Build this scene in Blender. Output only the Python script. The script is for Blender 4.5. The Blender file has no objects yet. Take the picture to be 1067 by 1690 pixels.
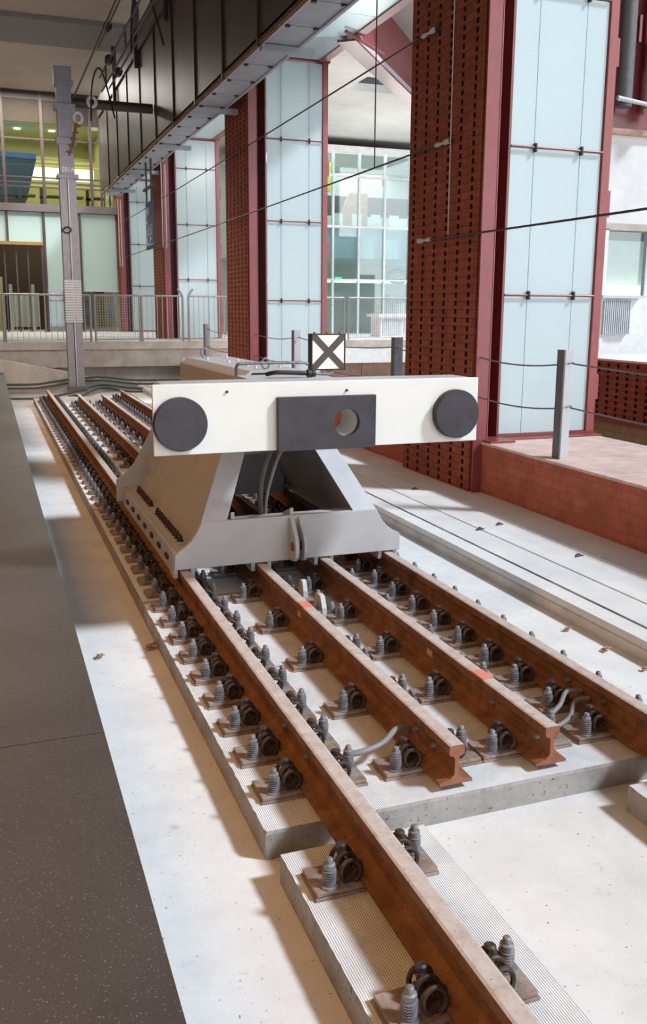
import bpy, bmesh, math, random
from mathutils import Vector, Matrix
random.seed(7)
S = bpy.context.scene
COL = S.collection
PI = math.pi

# ------------------------------------------------------------------ materials
def new_mat(name):
    m = bpy.data.materials.new(name); m.use_nodes = True
    nt = m.node_tree; b = nt.nodes['Principled BSDF']
    return m, nt, b

def N(nt, t, **kw):
    n = nt.nodes.new(t)
    for k, v in kw.items():
        if k in n.inputs: n.inputs[k].default_value = v
        else: setattr(n, k, v)
    return n

def ramp(nt, fac, stops):
    r = nt.nodes.new('ShaderNodeValToRGB')
    el = r.color_ramp.elements
    while len(el) < len(stops): el.new(0.5)
    for e, (p, c) in zip(el, stops):
        e.position = p; e.color = (*c, 1)
    nt.links.new(fac, r.inputs[0])
    return r.outputs[0]

def noise(nt, scale, detail=6, rough=.6, vec=None):
    n = N(nt, 'ShaderNodeTexNoise'); n.inputs['Scale'].default_value = scale
    n.inputs['Detail'].default_value = detail; n.inputs['Roughness'].default_value = rough
    if vec is not None: nt.links.new(vec, n.inputs['Vector'])
    return n.outputs['Fac']

def geo(nt):
    return nt.nodes.new('ShaderNodeNewGeometry').outputs['Position']

def mix(nt, fac, a, b, mode='MIX'):
    m = nt.nodes.new('ShaderNodeMix'); m.data_type = 'RGBA'; m.blend_type = mode
    for i, v in ((0, fac), (6, a), (7, b)):
        if isinstance(v, bpy.types.NodeSocket): nt.links.new(v, m.inputs[i])
        elif i == 0: m.inputs[0].default_value = v
        else: m.inputs[i].default_value = (*v, 1)
    return m.outputs[2]

def bump(nt, b, h, strength, dist=.01):
    n = nt.nodes.new('ShaderNodeBump'); n.inputs['Strength'].default_value = strength
    n.inputs['Distance'].default_value = dist
    nt.links.new(h, n.inputs['Height']); nt.links.new(n.outputs[0], b.inputs['Normal'])

def mottled(name, c1, c2, scale=3, rough=.8, speck=None, speck_scale=60, speck_amt=.66, bmp=.2, metal=0, bscale=None, spec=.3):
    """two-tone noise surface with optional small specks of its own (dirt, aggregate)"""
    m, nt, b = new_mat(name)
    p = geo(nt)
    c = ramp(nt, noise(nt, scale, 8, .65, p), [(.34, c1), (.66, c2)])
    if speck:
        s = noise(nt, speck_scale, 3, .6, p)
        f = ramp(nt, s, [(speck_amt, (0, 0, 0)), (speck_amt+.06, (1, 1, 1))])
        c = mix(nt, f, c, speck)
    nt.links.new(c, b.inputs['Base Color'])
    b.inputs['Roughness'].default_value = rough; b.inputs['Metallic'].default_value = metal
    b.inputs['Specular IOR Level'].default_value = spec
    if bmp: bump(nt, b, noise(nt, bscale or speck_scale, 5, .6, p), bmp, .006)
    return m

def plain(name, c, rough=.5, metal=0, spec=.5):
    m, nt, b = new_mat(name)
    p = geo(nt)
    col = ramp(nt, noise(nt, 7, 6, .6, p), [(.3, tuple(x*.9 for x in c)), (.7, tuple(min(1, x*1.06) for x in c))])
    nt.links.new(col, b.inputs['Base Color'])
    b.inputs['Roughness'].default_value = rough; b.inputs['Metallic'].default_value = metal
    b.inputs['Specular IOR Level'].default_value = spec
    return m

def emis(name, c, s):
    m, nt, b = new_mat(name)
    b.inputs['Base Color'].default_value = (*c, 1)
    b.inputs['Emission Color'].default_value = (*c, 1); b.inputs['Emission Strength'].default_value = s
    return m

M = {}
def concrete(name, c1, c2, speck, scale=2.2, amt=.66, bmp=.25):
    m, nt, b = new_mat(name)
    p = geo(nt)
    big = noise(nt, scale, 9, .68, p)
    c = ramp(nt, big, [(.32, c1), (.62, c2)])
    blot = ramp(nt, noise(nt, 9, 5, .7, p), [(.62, (0, 0, 0)), (.76, (.6, .6, .6))])
    c = mix(nt, blot, c, tuple(x*.62 for x in c1))
    s = ramp(nt, noise(nt, 48, 3, .6, p), [(amt, (0, 0, 0)), (amt+.05, (1, 1, 1))])
    c = mix(nt, s, c, speck)
    nt.links.new(c, b.inputs['Base Color']); b.inputs['Roughness'].default_value = .85
    b.inputs['Specular IOR Level'].default_value = .2
    bump(nt, b, noise(nt, 120, 4, .7, p), bmp, .004)
    return m
M['floor'] = concrete('dusty white concrete', (.66, .65, .65), (.80, .79, .78), (.22, .20, .18), amt=.68)
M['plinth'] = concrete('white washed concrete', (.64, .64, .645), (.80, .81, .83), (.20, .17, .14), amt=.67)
M['raw'] = concrete('raw grey concrete', (.46, .42, .37), (.66, .61, .55), (.16, .14, .12), amt=.66)
M['jointdirt'] = mottled('dark joint filler', (.05, .042, .036), (.13, .11, .09), 20, .9, bmp=.3)
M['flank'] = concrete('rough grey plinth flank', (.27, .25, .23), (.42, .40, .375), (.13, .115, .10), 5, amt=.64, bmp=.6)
M['slabs'] = concrete('pale slab concrete', (.68, .67, .66), (.82, .81, .80), (.28, .27, .26), 1.4, amt=.69)
M['ceil'] = concrete('board marked ceiling concrete', (.46, .37, .31), (.57, .47, .40), (.28, .23, .19), .8)
M['ceilpale'] = concrete('pale soffit concrete', (.55, .54, .51), (.66, .65, .62), (.3, .29, .27), .8)
M['ceildark'] = plain('dark ceiling beam paint', (.26, .23, .22), .7)
def grooved():
    m, nt, b = new_mat('fine grooved concrete')
    p = geo(nt)
    c = ramp(nt, noise(nt, 6, 8, .65, p), [(.3, (.63, .63, .635)), (.62, (.80, .81, .83))])
    s = ramp(nt, noise(nt, 40, 4, .6, p), [(.68, (0, 0, 0)), (.75, (1, 1, 1))])
    c = mix(nt, s, c, (.25, .21, .17))
    nt.links.new(c, b.inputs['Base Color']); b.inputs['Roughness'].default_value = .85
    w = N(nt, 'ShaderNodeTexWave'); w.bands_direction = 'X'; w.inputs['Scale'].default_value = 40
    w.inputs['Distortion'].default_value = .6
    nt.links.new(p, w.inputs['Vector'])
    bump(nt, b, w.outputs['Fac'], .6, .004)
    return m
M['groove'] = grooved()
def asphalt():
    m, nt, b = new_mat('speckled asphalt')
    p = geo(nt)
    c = ramp(nt, noise(nt, 1.3, 7, .6, p), [(.3, (.050, .041, .037)), (.7, (.082, .068, .062))])
    v = N(nt, 'ShaderNodeTexVoronoi'); v.inputs['Scale'].default_value = 130; nt.links.new(p, v.inputs['Vector'])
    f = ramp(nt, v.outputs['Distance'], [(.16, (1, 1, 1)), (.30, (0, 0, 0))])
    g = ramp(nt, noise(nt, 90, 2, .5, p), [(.5, (0, 0, 0)), (.6, (1, 1, 1))])
    fg = mix(nt, 1.0, f, g, 'MULTIPLY')
    c = mix(nt, fg, c, (.26, .23, .21))
    st = ramp(nt, noise(nt, 3.5, 6, .7, p), [(.66, (0, 0, 0)), (.76, (.6, .6, .6))])
    c = mix(nt, st, c, (.05, .045, .042))
    nt.links.new(c, b.inputs['Base Color']); b.inputs['Roughness'].default_value = .48
    bump(nt, b, v.outputs['Distance'], .25, .003)
    return m
M['asphalt'] = asphalt()
def rusty(name, a, bb, c3, rough=.75, sc=9):
    m, nt, b = new_mat(name)
    p = geo(nt)
    c = ramp(nt, noise(nt, sc, 9, .7, p), [(.28, a), (.5, bb), (.74, c3)])
    s = ramp(nt, noise(nt, 70, 4, .6, p), [(.62, (0, 0, 0)), (.70, (1, 1, 1))])
    c = mix(nt, s, c, tuple(x*.5 for x in a))
    nt.links.new(c, b.inputs['Base Color']); b.inputs['Roughness'].default_value = rough
    b.inputs['Specular IOR Level'].default_value = .35
    bump(nt, b, noise(nt, 160, 4, .7, p), .3, .002)
    return m
M['rust'] = rusty('orange brown rail rust', (.12, .045, .018), (.23, .098, .04), (.34, .16, .075))
M['railtop'] = rusty('worn rail head', (.42, .32, .275), (.56, .475, .43), (.65, .585, .555), .5, 14)
M['cut'] = rusty('sawn rail end', (.25, .085, .045), (.31, .12, .07), (.36, .15, .09), .7, 20)
M['plate'] = rusty('rusty tie plate', (.16, .09, .06), (.30, .22, .18), (.44, .37, .33), .7, 12)
M['clip'] = rusty('dark greasy clip', (.026, .019, .018), (.055, .036, .029), (.11, .062, .04), .4, 30)
M['stud'] = mottled('dull galvanised steel', (.15, .145, .155), (.34, .33, .345), 30, .45, metal=.3, bmp=0)
M['grey'] = mottled('grey machine paint', (.47, .465, .48), (.53, .525, .535), 5, .5, speck=(.27, .255, .25), speck_scale=22, speck_amt=.70, bmp=.04)
M['greytop'] = mottled('dusty light grey paint', (.44, .45, .48), (.53, .54, .57), 6, .5, bmp=.03)
M['cream'] = mottled('cream beam paint', (.80, .785, .73), (.85, .835, .79), 3, .4, speck=(.6, .57, .5), speck_scale=18, speck_amt=.74, bmp=.02)
M['pad'] = mottled('dark rubbing pad', (.040, .036, .042), (.062, .057, .066), 8, .42, bmp=.03)
M['black'] = plain('black rubber', (.02, .018, .018), .55)
M['hose'] = plain('grey rubber hose', (.11, .105, .105), .45)
M['cable'] = plain('pale grey cable sheath', (.24, .235, .24), .5)
M['tealcable'] = plain('dark teal cable sheath', (.06, .085, .085), .5)
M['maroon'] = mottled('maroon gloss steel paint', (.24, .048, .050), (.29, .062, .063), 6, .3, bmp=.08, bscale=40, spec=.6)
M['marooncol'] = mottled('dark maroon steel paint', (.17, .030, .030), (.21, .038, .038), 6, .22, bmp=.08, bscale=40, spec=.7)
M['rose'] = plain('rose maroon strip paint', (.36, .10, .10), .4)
M['darksteel'] = plain('dark brown steel', (.035, .024, .022), .45)
M['signcross'] = plain('dark brown cross paint', (.085, .062, .06), .6)
M['rib'] = plain('dark maroon rib steel', (.03, .015, .013), .45)
M['panel'] = mottled('smoky brown cladding', (.055, .040, .034), (.085, .063, .054), 1.5, .45, bmp=0, spec=.3)
M['panelunder'] = mottled('blue grey underside sheet', (.33, .36, .41), (.42, .45, .50), 3, .5, bmp=0)
M['rustedge'] = rusty('rusty edge trim', (.12, .055, .03), (.19, .09, .045), (.25, .13, .07))
M['mast'] = mottled('lilac grey mast paint', (.29, .275, .315), (.34, .33, .37), 6, .5, bmp=.03)
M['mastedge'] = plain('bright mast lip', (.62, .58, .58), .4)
M['post'] = mottled('grey post paint', (.54, .54, .57), (.61, .61, .64), 8, .45, bmp=.03)
M['postdark'] = mottled('dark grey post paint', (.13, .13, .135), (.18, .18, .185), 8, .45, bmp=.03)
M['galv'] = plain('galvanised fence steel', (.42, .40, .40), .4, .5)
M['frame'] = plain('brown window frame', (.10, .065, .06), .5)
M['framepale'] = plain('pale aluminium frame', (.62, .66, .70), .4)
M['white'] = plain('white wall paint', (.86, .86, .86), .6)
M['band'] = plain('grey facade band', (.20, .16, .16), .5)
M['leafm'] = plain('dry leaf', (.42, .24, .15), .8)
M['paint'] = plain('faded orange paint mark', (.72, .25, .16), .7)
M['sticker'] = plain('yellowed sticker', (.60, .42, .24), .6)
M['navy'] = plain('navy sign face', (.025, .03, .16), .4)
M['signwhite'] = plain('white sign print', (.80, .82, .86), .5)
M['yellow'] = plain('yellow panel', (.62, .60, .06), .5)
M['red'] = plain('red panel', (.42, .07, .05), .5)
M['blue'] = plain('deep blue panel', (.03, .08, .16), .5)
M['bluelight'] = plain('bright blue edge', (.08, .20, .62), .5)
M['room'] = plain('olive lit room wall', (.56, .54, .27), .8)
M['roomgreen'] = plain('grey green room wall', (.55, .60, .54), .8)
M['dark'] = plain('dark interior wall', (.06, .045, .03), .8)
M['ochre'] = plain('ochre timber panel', (.42, .25, .07), .6)
M['cladblue'] = plain('pale blue cladding', (.46, .58, .62), .5)
M['greenglow'] = emis('green indicator', (.05, .8, .5), 1.2)
M['striplight'] = emis('strip light diffuser', (1, .95, .78), 1.6)
M['downlight'] = emis('downlight lens', (1, .95, .85), 5)
M['signlit'] = emis('lit cream signal face', (1, .84, .62), .42)

def frosted(name, c, tr=.42):
    m, nt, b = new_mat(name)
    p = geo(nt)
    col = ramp(nt, noise(nt, .7, 4, .5, p), [(.3, tuple(x*.96 for x in c)), (.7, c)])
    nt.links.new(col, b.inputs['Base Color']); b.inputs['Roughness'].default_value = .22
    b.inputs['Specular IOR Level'].default_value = .5
    t = nt.nodes.new('ShaderNodeBsdfTranslucent'); nt.links.new(col, t.inputs[0])
    mx = nt.nodes.new('ShaderNodeMixShader'); mx.inputs[0].default_value = tr
    nt.links.new(b.outputs[0], mx.inputs[1]); nt.links.new(t.outputs[0], mx.inputs[2])
    nt.links.new(mx.outputs[0], nt.nodes['Material Output'].inputs[0])
    return m
M['frost'] = frosted('frosted blue white glass', (.82, .94, .96))
M['frostg'] = frosted('frosted green white glass', (.78, .92, .89), .45)
def clear(name, tint, refl=.12):
    m, nt, b = new_mat(name)
    t = nt.nodes.new('ShaderNodeBsdfTransparent'); t.inputs[0].default_value = (*tint, 1)
    g = nt.nodes.new('ShaderNodeBsdfGlossy'); g.inputs['Roughness'].default_value = .03
    mx = nt.nodes.new('ShaderNodeMixShader'); mx.inputs[0].default_value = refl
    nt.links.new(t.outputs[0], mx.inputs[1]); nt.links.new(g.outputs[0], mx.inputs[2])
    nt.links.new(mx.outputs[0], nt.nodes['Material Output'].inputs[0])
    return m
M['pane'] = clear('clear window glass', (.88, .93, .88), .08)
M['panegreen'] = clear('green tinted window glass', (.84, .92, .92), .12)

def brick(name, c1, c2, mortar, w=.22, h=.075, axis='YZ'):
    m, nt, b = new_mat(name)
    p = geo(nt)
    sp = nt.nodes.new('ShaderNodeSeparateXYZ'); nt.links.new(p, sp.inputs[0])
    cb = nt.nodes.new('ShaderNodeCombineXYZ')
    a, z = {'YZ': (1, 2), 'XZ': (0, 2), 'XY': (0, 1)}[axis]
    nt.links.new(sp.outputs[a], cb.inputs[0]); nt.links.new(sp.outputs[z], cb.inputs[1])
    t = nt.nodes.new('ShaderNodeTexBrick'); nt.links.new(cb.outputs[0], t.inputs['Vector'])
    t.inputs['Scale'].default_value = 1; t.inputs['Brick Width'].default_value = w; t.inputs['Row Height'].default_value = h+.012
    t.inputs['Mortar Size'].default_value = .006; t.inputs['Mortar Smooth'].default_value = .2
    t.inputs['Color1'].default_value = (*c1, 1); t.inputs['Color2'].default_value = (*c2, 1); t.inputs['Mortar'].default_value = (*mortar, 1)
    n = ramp(nt, noise(nt, 5, 6, .6, p), [(.3, (.8, .8, .8)), (.7, (1.12, 1.1, 1.1))])
    c = mix(nt, 1, t.outputs['Color'], n, 'MULTIPLY')
    nt.links.new(c, b.inputs['Base Color']); b.inputs['Roughness'].default_value = .75
    b.inputs['Specular IOR Level'].default_value = .25
    bump(nt, b, t.outputs['Fac'], -.4, .004)
    return m
M['brick'] = brick('red brown brick', (.28, .078, .044), (.34, .098, .056), (.17, .056, .038))
M['brickwall'] = brick('kerb brick', (.42, .125, .076), (.49, .15, .094), (.33, .12, .085), axis='YZ')
M['pavers'] = brick('pinkish paver', (.68, .50, .45), (.74, .56, .50), (.56, .42, .38), .21, .10, 'XY')
M['brickpale'] = brick('pale mottled brick', (.52, .34, .27), (.58, .40, .33), (.45, .33, .27), .3, .1, 'XZ')
M['sandstone'] = brick('khaki block base', (.36, .31, .20), (.40, .34, .22), (.26, .22, .14), .5, .16, 'YZ')

# ------------------------------------------------------------------ mesh builder
class MB:
    def __init__(s): s.v = []; s.f = []; s.m = []; s.cm = 0
    def add(s, vs, fs):
        o = len(s.v); s.v += [Vector(v) for v in vs]
        s.f += [tuple(i+o for i in f) for f in fs]; s.m += [s.cm]*len(fs); return s
    def box(s, x0, x1, y0, y1, z0, z1):
        return s.add([(x0,y0,z0),(x1,y0,z0),(x1,y1,z0),(x0,y1,z0),(x0,y0,z1),(x1,y0,z1),(x1,y1,z1),(x0,y1,z1)],
                     [(0,3,2,1),(4,5,6,7),(0,1,5,4),(1,2,6,5),(2,3,7,6),(3,0,4,7)])
    def prism(s, poly, axis, a0, a1):
        """poly: 2D list in the plane normal to axis ('X': (y,z), 'Y': (x,z), 'Z': (x,y))"""
        def mk(p, a):
            return {'X': (a, p[0], p[1]), 'Y': (p[0], a, p[1]), 'Z': (p[0], p[1], a)}[axis]
        n = len(poly)
        vs = [mk(p, a0) for p in poly] + [mk(p, a1) for p in poly]
        fs = [tuple(range(n)), tuple(range(2*n-1, n-1, -1))] + [(i, n+i, n+(i+1) % n, (i+1) % n) for i in range(n)]
        return s.add(vs, fs)
    def hexa(s, a, b):
        """solid between two matching 4-point loops"""
        n = len(a)
        return s.add(list(a)+list(b), [tuple(range(n))[::-1], tuple(range(n, 2*n))] + [(i, (i+1) % n, n+(i+1) % n, n+i) for i in range(n)])
    def tube(s, pts, r, seg=8, cap=True, closed=False):
        pts = [Vector(p) for p in pts]; n = len(pts); up = None; rings = []
        for i, p in enumerate(pts):
            if closed: d = pts[(i+1) % n]-pts[i-1]
            else: d = (pts[min(i+1, n-1)]-pts[max(i-1, 0)])
            d.normalize()
            if up is None:
                up = Vector((0,0,1)) if abs(d.z) < .9 else Vector((1,0,0))
            a = d.cross(up); a.normalize(); up = a.cross(d); up.normalize()
            rr = r[i] if isinstance(r, (list, tuple)) else r
            rings.append([p+(a*math.cos(2*PI*k/seg)+up*math.sin(2*PI*k/seg))*rr for k in range(seg)])
        vs = [v for rg in rings for v in rg]; fs = []
        for i in range(n if closed else n-1):
            j = (i+1) % n
            for k in range(seg):
                l = (k+1) % seg
                fs.append((i*seg+k, i*seg+l, j*seg+l, j*seg+k))
        if cap and not closed:
            fs.append(tuple(range(seg))[::-1]); fs.append(tuple((n-1)*seg+k for k in range(seg)))
        return s.add(vs, fs)
    def lathe(s, prof, c, axis='Z', seg=16):
        """prof: (radius, height) list, around axis through c"""
        c = Vector(c); vs = []; n = len(prof)
        for r, h in prof:
            for k in range(seg):
                t = 2*PI*k/seg; a, b = r*math.cos(t), r*math.sin(t)
                vs.append(c+Vector({'Z': (a,b,h), 'Y': (a,h,b), 'X': (h,a,b)}[axis]))
        fs = []
        for i in range(n-1):
            for k in range(seg):
                l = (k+1) % seg
                fs.append((i*seg+k, i*seg+l, (i+1)*seg+l, (i+1)*seg+k))
        fs.append(tuple(range(seg))[::-1]); fs.append(tuple((n-1)*seg+k for k in range(seg)))
        return s.add(vs, fs)
    def ring_hole(s, x0, x1, z0, z1, cx, cz, r, y0, y1, seg=32):
        """block with a round through hole along Y"""
        out = []; inn = []
        for k in range(seg):
            t = 2*PI*(k+.5)/seg; dx, dz = math.cos(t), math.sin(t)
            inn.append((cx+r*dx, cz+r*dz))
            tx = (x1-cx)/dx if dx > 0 else (x0-cx)/dx
            tz = (z1-cz)/dz if dz > 0 else (z0-cz)/dz
            q = min(tx, tz); out.append((cx+q*dx, cz+q*dz))
        cs = [(x1,z1),(x0,z1),(x0,z0),(x1,z0)]
        vs = [(p[0], y, p[1]) for y in (y0, y1) for L in (inn, out) for p in L]
        I = lambda w, l, k: w*2*seg+l*seg+(k % seg)
        fs = []; ex = []
        for k in range(seg):
            a, b = out[k], out[(k+1) % seg]
            corner = None
            if abs(a[0]-b[0]) > 1e-6 and abs(a[1]-b[1]) > 1e-6:
                corner = min(cs, key=lambda c: abs(c[0]-a[0])+abs(c[1]-b[1])+0 if False else (c[0]-(a[0]+b[0])/2)**2+(c[1]-(a[1]+b[1])/2)**2)
            if corner:
                i0 = len(vs); vs += [(corner[0], y0, corner[1]), (corner[0], y1, corner[1])]
                fs += [(I(0,0,k), I(0,1,k), i0, I(0,1,k+1), I(0,0,k+1)), (I(1,0,k+1), I(1,1,k+1), i0+1, I(1,1,k), I(1,0,k)),
                       (I(0,1,k), I(1,1,k), i0+1, i0), (i0, i0+1, I(1,1,k+1), I(0,1,k+1))]
            else:
                fs += [(I(0,0,k), I(0,1,k), I(0,1,k+1), I(0,0,k+1)), (I(1,0,k+1), I(1,1,k+1), I(1,1,k), I(1,0,k)),
                       (I(0,1,k), I(1,1,k), I(1,1,k+1), I(0,1,k+1))]
            fs.append((I(0,0,k), I(0,0,k+1), I(1,0,k+1), I(1,0,k)))
        return s.add(vs, fs)
    def build(s, name, mat, parent=None, bevel=0, smooth=None, origin=None):
        me = bpy.data.meshes.new(name)
        off = Vector((0,0,0))
        if parent is not None:
            q = parent
            while q is not None: off += q.location; q = q.parent
        elif origin is not None: off = Vector(origin)
        me.from_pydata([v-off for v in s.v], [], s.f)
        mats = mat if isinstance(mat, (list, tuple)) else [mat]
        for m in mats: me.materials.append(M[m])
        for p, i in zip(me.polygons, s.m): p.material_index = i
        bm = bmesh.new(); bm.from_mesh(me); bmesh.ops.recalc_face_normals(bm, faces=bm.faces); bm.to_mesh(me); bm.free()
        if smooth:
            for p in me.polygons: p.use_smooth = True
            me.set_sharp_from_angle(angle=math.radians(smooth))
        o = bpy.data.objects.new(name, me); COL.objects.link(o)
        if parent is not None: o.parent = parent
        elif origin is not None: o.location = off
        if bevel:
            b = o.modifiers.new('bevel', 'BEVEL'); b.width = bevel; b.segments = 2; b.limit_method = 'ANGLE'
        return o

def B(x0, x1, y0, y1, z0, z1): return MB().box(x0, x1, y0, y1, z0, z1)
def thing(name, label, cat, loc, group=None):
    o = bpy.data.objects.new(name, None); COL.objects.link(o); o.location = loc; o.empty_display_size = .1
    o['label'] = label; o['category'] = cat
    if group: o['group'] = group
    return o
def tag(o, label, cat, group=None):
    o['label'] = label; o['category'] = cat
    if group: o['group'] = group
    return o
def struct(o): o['kind'] = 'structure'; return o
def dup(root, loc, label, group=None):
    r = root.copy(); COL.objects.link(r); r.location = loc; r['label'] = label
    if group: r['group'] = group
    for ch in list(root.children):
        c = ch.copy(); COL.objects.link(c); c.parent = r
        for g in list(ch.children):
            d = g.copy(); COL.objects.link(d); d.parent = c
    return r
def arc(cx, cz, r, a0, a1, n=8):
    return [(cx+r*math.cos(math.radians(a0+(a1-a0)*i/n)), cz+r*math.sin(math.radians(a0+(a1-a0)*i/n))) for i in range(n+1)]
def sag(p, q, d, n=12):
    p, q = Vector(p), Vector(q)
    return [p.lerp(q, i/n)-Vector((0,0,d*4*(i/n)*(1-i/n))) for i in range(n+1)]
def spline(pts, n=8):
    P = [Vector(p) for p in pts]; out = []
    for i in range(len(P)-1):
        a, b, c, d = P[max(i-1,0)], P[i], P[i+1], P[min(i+2,len(P)-1)]
        for k in range(n):
            t = k/n
            out.append(.5*((2*b)+(c-a)*t+(2*a-5*b+4*c-d)*t*t+(3*b-a-3*c+d)*t**3))
    return out+[P[-1]]

BT = -.20        # top of the concrete the rails are fixed to
FL = -.315       # lower track floor

# ------------------------------------------------------------------ ground
struct(B(-.2, 3.56, -1.5, 24.4, FL-.25, FL).build('floor_track', 'floor'))
PL = .2
for i, (a, b) in enumerate(((-1.5, 3.165), (3.172, 9.2), (9.207, 15.2), (15.207, 24.4))):
    struct(B(-7, .318, a, b, FL-.25, PL).build('floor_platform' + ('' if i == 0 else '.%03d' % i), 'asphalt'))
# plinth under the four rails, cast in lengths
def plinth(x0, x1, y0, y1, name, top):
    # white-washed top with a slightly ragged arris, raw concrete flanks
    m = MB(); e = .006
    n = max(2, int((y1-y0)/.028)); 
    rnd = random.Random(int(x0*100+y0*1000))
    L = [(x0+rnd.random()*.005, y0+(y1-y0)*i/n) for i in range(n+1)]; Rr = [(x1-rnd.random()*.005, y0+(y1-y0)*i/n) for i in range(n+1)]
    pass
    L[0] = (x0+.008, y0+.006); Rr[0] = (x1-.008, y0+.006)
    for i in range(n):
        m.cm = 0
        m.add([(L[i][0], L[i][1], BT), (Rr[i][0], Rr[i][1], BT), (Rr[i+1][0], Rr[i+1][1], BT), (L[i+1][0], L[i+1][1], BT)], [(0, 1, 2, 3)])
        m.cm = 1
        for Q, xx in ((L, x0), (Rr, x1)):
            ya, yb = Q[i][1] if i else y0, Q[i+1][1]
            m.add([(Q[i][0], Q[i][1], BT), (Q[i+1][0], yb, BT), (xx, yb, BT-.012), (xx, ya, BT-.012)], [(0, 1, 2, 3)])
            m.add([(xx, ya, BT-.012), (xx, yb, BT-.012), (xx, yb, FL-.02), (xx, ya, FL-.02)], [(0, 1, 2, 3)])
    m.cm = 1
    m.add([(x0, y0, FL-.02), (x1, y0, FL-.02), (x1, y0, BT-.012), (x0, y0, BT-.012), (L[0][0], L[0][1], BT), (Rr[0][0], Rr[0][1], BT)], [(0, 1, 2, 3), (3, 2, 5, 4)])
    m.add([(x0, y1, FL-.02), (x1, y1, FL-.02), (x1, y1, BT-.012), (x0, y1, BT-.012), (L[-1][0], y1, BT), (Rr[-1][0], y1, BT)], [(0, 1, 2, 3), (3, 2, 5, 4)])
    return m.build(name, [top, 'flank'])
ys = [2.95, 5.83, 8.82, 11.8, 14.8, 17.8, 20.6]
for i in range(6):
    struct(plinth(.87, 2.97, ys[i], ys[i+1]-.035, 'trim_rail_plinth' + ('' if i == 0 else '.%03d' % i), 'groove' if i == 0 else 'plinth'))
struct(plinth(.88, 1.46, .35, 2.80, 'trim_rail_block', 'groove'))
struct(plinth(2.39, 2.95, .35, 2.77, 'trim_rail_block.001', 'groove'))
# kerb and flush slab strips to the right
kb = MB(); kb.cm = 0
kb.prism([(3.55, FL-.05), (3.55, -.243), (3.562, -.232), (3.62, -.232), (3.62, FL-.05)], 'Y', -1.5, 24.4)
kb.cm = 1; kb.prism([(3.556, -.232), (3.585, -.201), (3.73, -.2), (3.73, FL-.05), (3.615, FL-.05), (3.615, -.232)], 'Y', -1.5, 24.4)
struct(kb.build('trim_kerb', ['raw', 'slabs']))
jf = MB(); rj = random.Random(3); yy0 = -1.5
while yy0 < 24.4:
    a = .012*rj.random(); jf.box(3.722-a, 3.782+.008*rj.random(), yy0, yy0+.14, FL, -.207-.012*rj.random()); yy0 += .14
struct(jf.build('trim_joint_filler', 'jointdirt'))
struct(B(4.055, 4.078, -1.5, 24.4, FL, -.212).build('trim_joint_filler.001', 'jointdirt')); struct(B(4.435, 4.46, -1.5, 24.4, FL, -.212).build('trim_joint_filler.002', 'jointdirt'))
for i, (a, b, c) in enumerate(((3.768, 4.06, -.204), (4.073, 4.442, -.2), (4.455, 4.93, -.2))):
    struct(B(a, b, -1.5, 24.4, FL-.05, c).build('floor_slab_strip' + ('' if i == 0 else '.%03d' % i), 'slabs'))
for i, (x, y) in enumerate(((4.0, 6.85), (4.26, 6.95), (4.30, 5.8), (4.33, 4.85), (4.25, 8.7))):
    o = MB().add([(x,y,-.199),(x+.11,y+.02,-.199),(x+.06,y+.075,-.199),(x+.065,y+.05,-.178)], [(0,1,2),(0,1,3),(1,2,3),(2,0,3)]).build('trim_pocket_shade' + ('' if i == 0 else '.%03d' % i), 'jointdirt')
    struct(o)  # solid dark wedge; the pocket's shade is put into its colour
# brick platform between the pillars
struct(B(4.92, 6.42, -1.5, 24.3, FL-.2, .325).build('wall_brick_platform', 'brickwall'))
struct(B(4.905, 6.43, -1.5, 24.3, .325, .35).build('floor_pavers', 'pavers'))
struct(B(6.43, 30, -1.5, 24.3, FL-.35, FL-.3).build('floor_pit', 'raw'))
# raised concourse at the far end
struct(B(-7, 16, 24.5, 24.9, .66, .865).build('trim_concourse_cap', 'raw', bevel=.01))
struct(B(-7, 16, 24.58, 24.9, .2, .66).build('wall_concourse_edge', 'raw'))
struct(B(-7, 16, 25.0, 25.2, FL-.2, .2).build('wall_concourse_recess', 'raw'))
struct(B(-7, 22, 24.9, 42, .55, .86).build('floor_concourse', 'slabs'))
# sloping end wall behind the rail ends
struct(MB().prism([(-.4, FL-.1), (-.4, .66), (1.75, .20), (2.6, -.02), (3.5, -.16), (3.5, FL-.1)], 'Y', 22.95, 23.3).build('wall_track_end', 'raw'))

# ------------------------------------------------------------------ rails
def rail_profile(x):
    h = [(-.075, -.172), (.075, -.172), (.075, -.160), (.030, -.147), (.0095, -.130), (.0085, -.075), (.012, -.052), (.034, -.042), (.036, -.016), (.033, -.004), (.024, 0)]
    return [(x+a, z) for a, z in h] + [(x-a, z) for a, z in h[::-1] if True][:-2]
def rail(x, y0, y1, label):
    pr = rail_profile(x)
    m = MB(); n = len(pr)
    vs = [(p[0], y, p[1]) for y in (y0, y1) for p in pr]
    for i in range(n):
        j = (i+1) % n
        m.cm = 1 if min(pr[i][1], pr[j][1]) > -.0055 else 0
        m.add([vs[i], vs[j], vs[n+j], vs[n+i]], [(0, 1, 2, 3)])
    m.cm = 2
    m.add(vs[:n], [tuple(range(n))]); m.add(vs[n:], [tuple(range(n))[::-1]])
    bm_o = m.build('rail', ['rust', 'railtop', 'cut'], origin=(x, y0, -.172))
    tag(bm_o, label, 'rail')
    return bm_o
XA, XB, XC, XD = 1.155, 1.695, 2.16, 2.655
RA = rail(XA, .1, 20.2, 'rusty running rail nearest the asphalt platform, longest on the left')
RB = rail(XB, 2.98, 19.1, 'rusty rail with a sawn front end, second from the platform')
RC = rail(XC, 2.99, 18.9, 'rusty rail with a sawn front end, third from the platform')
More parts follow.
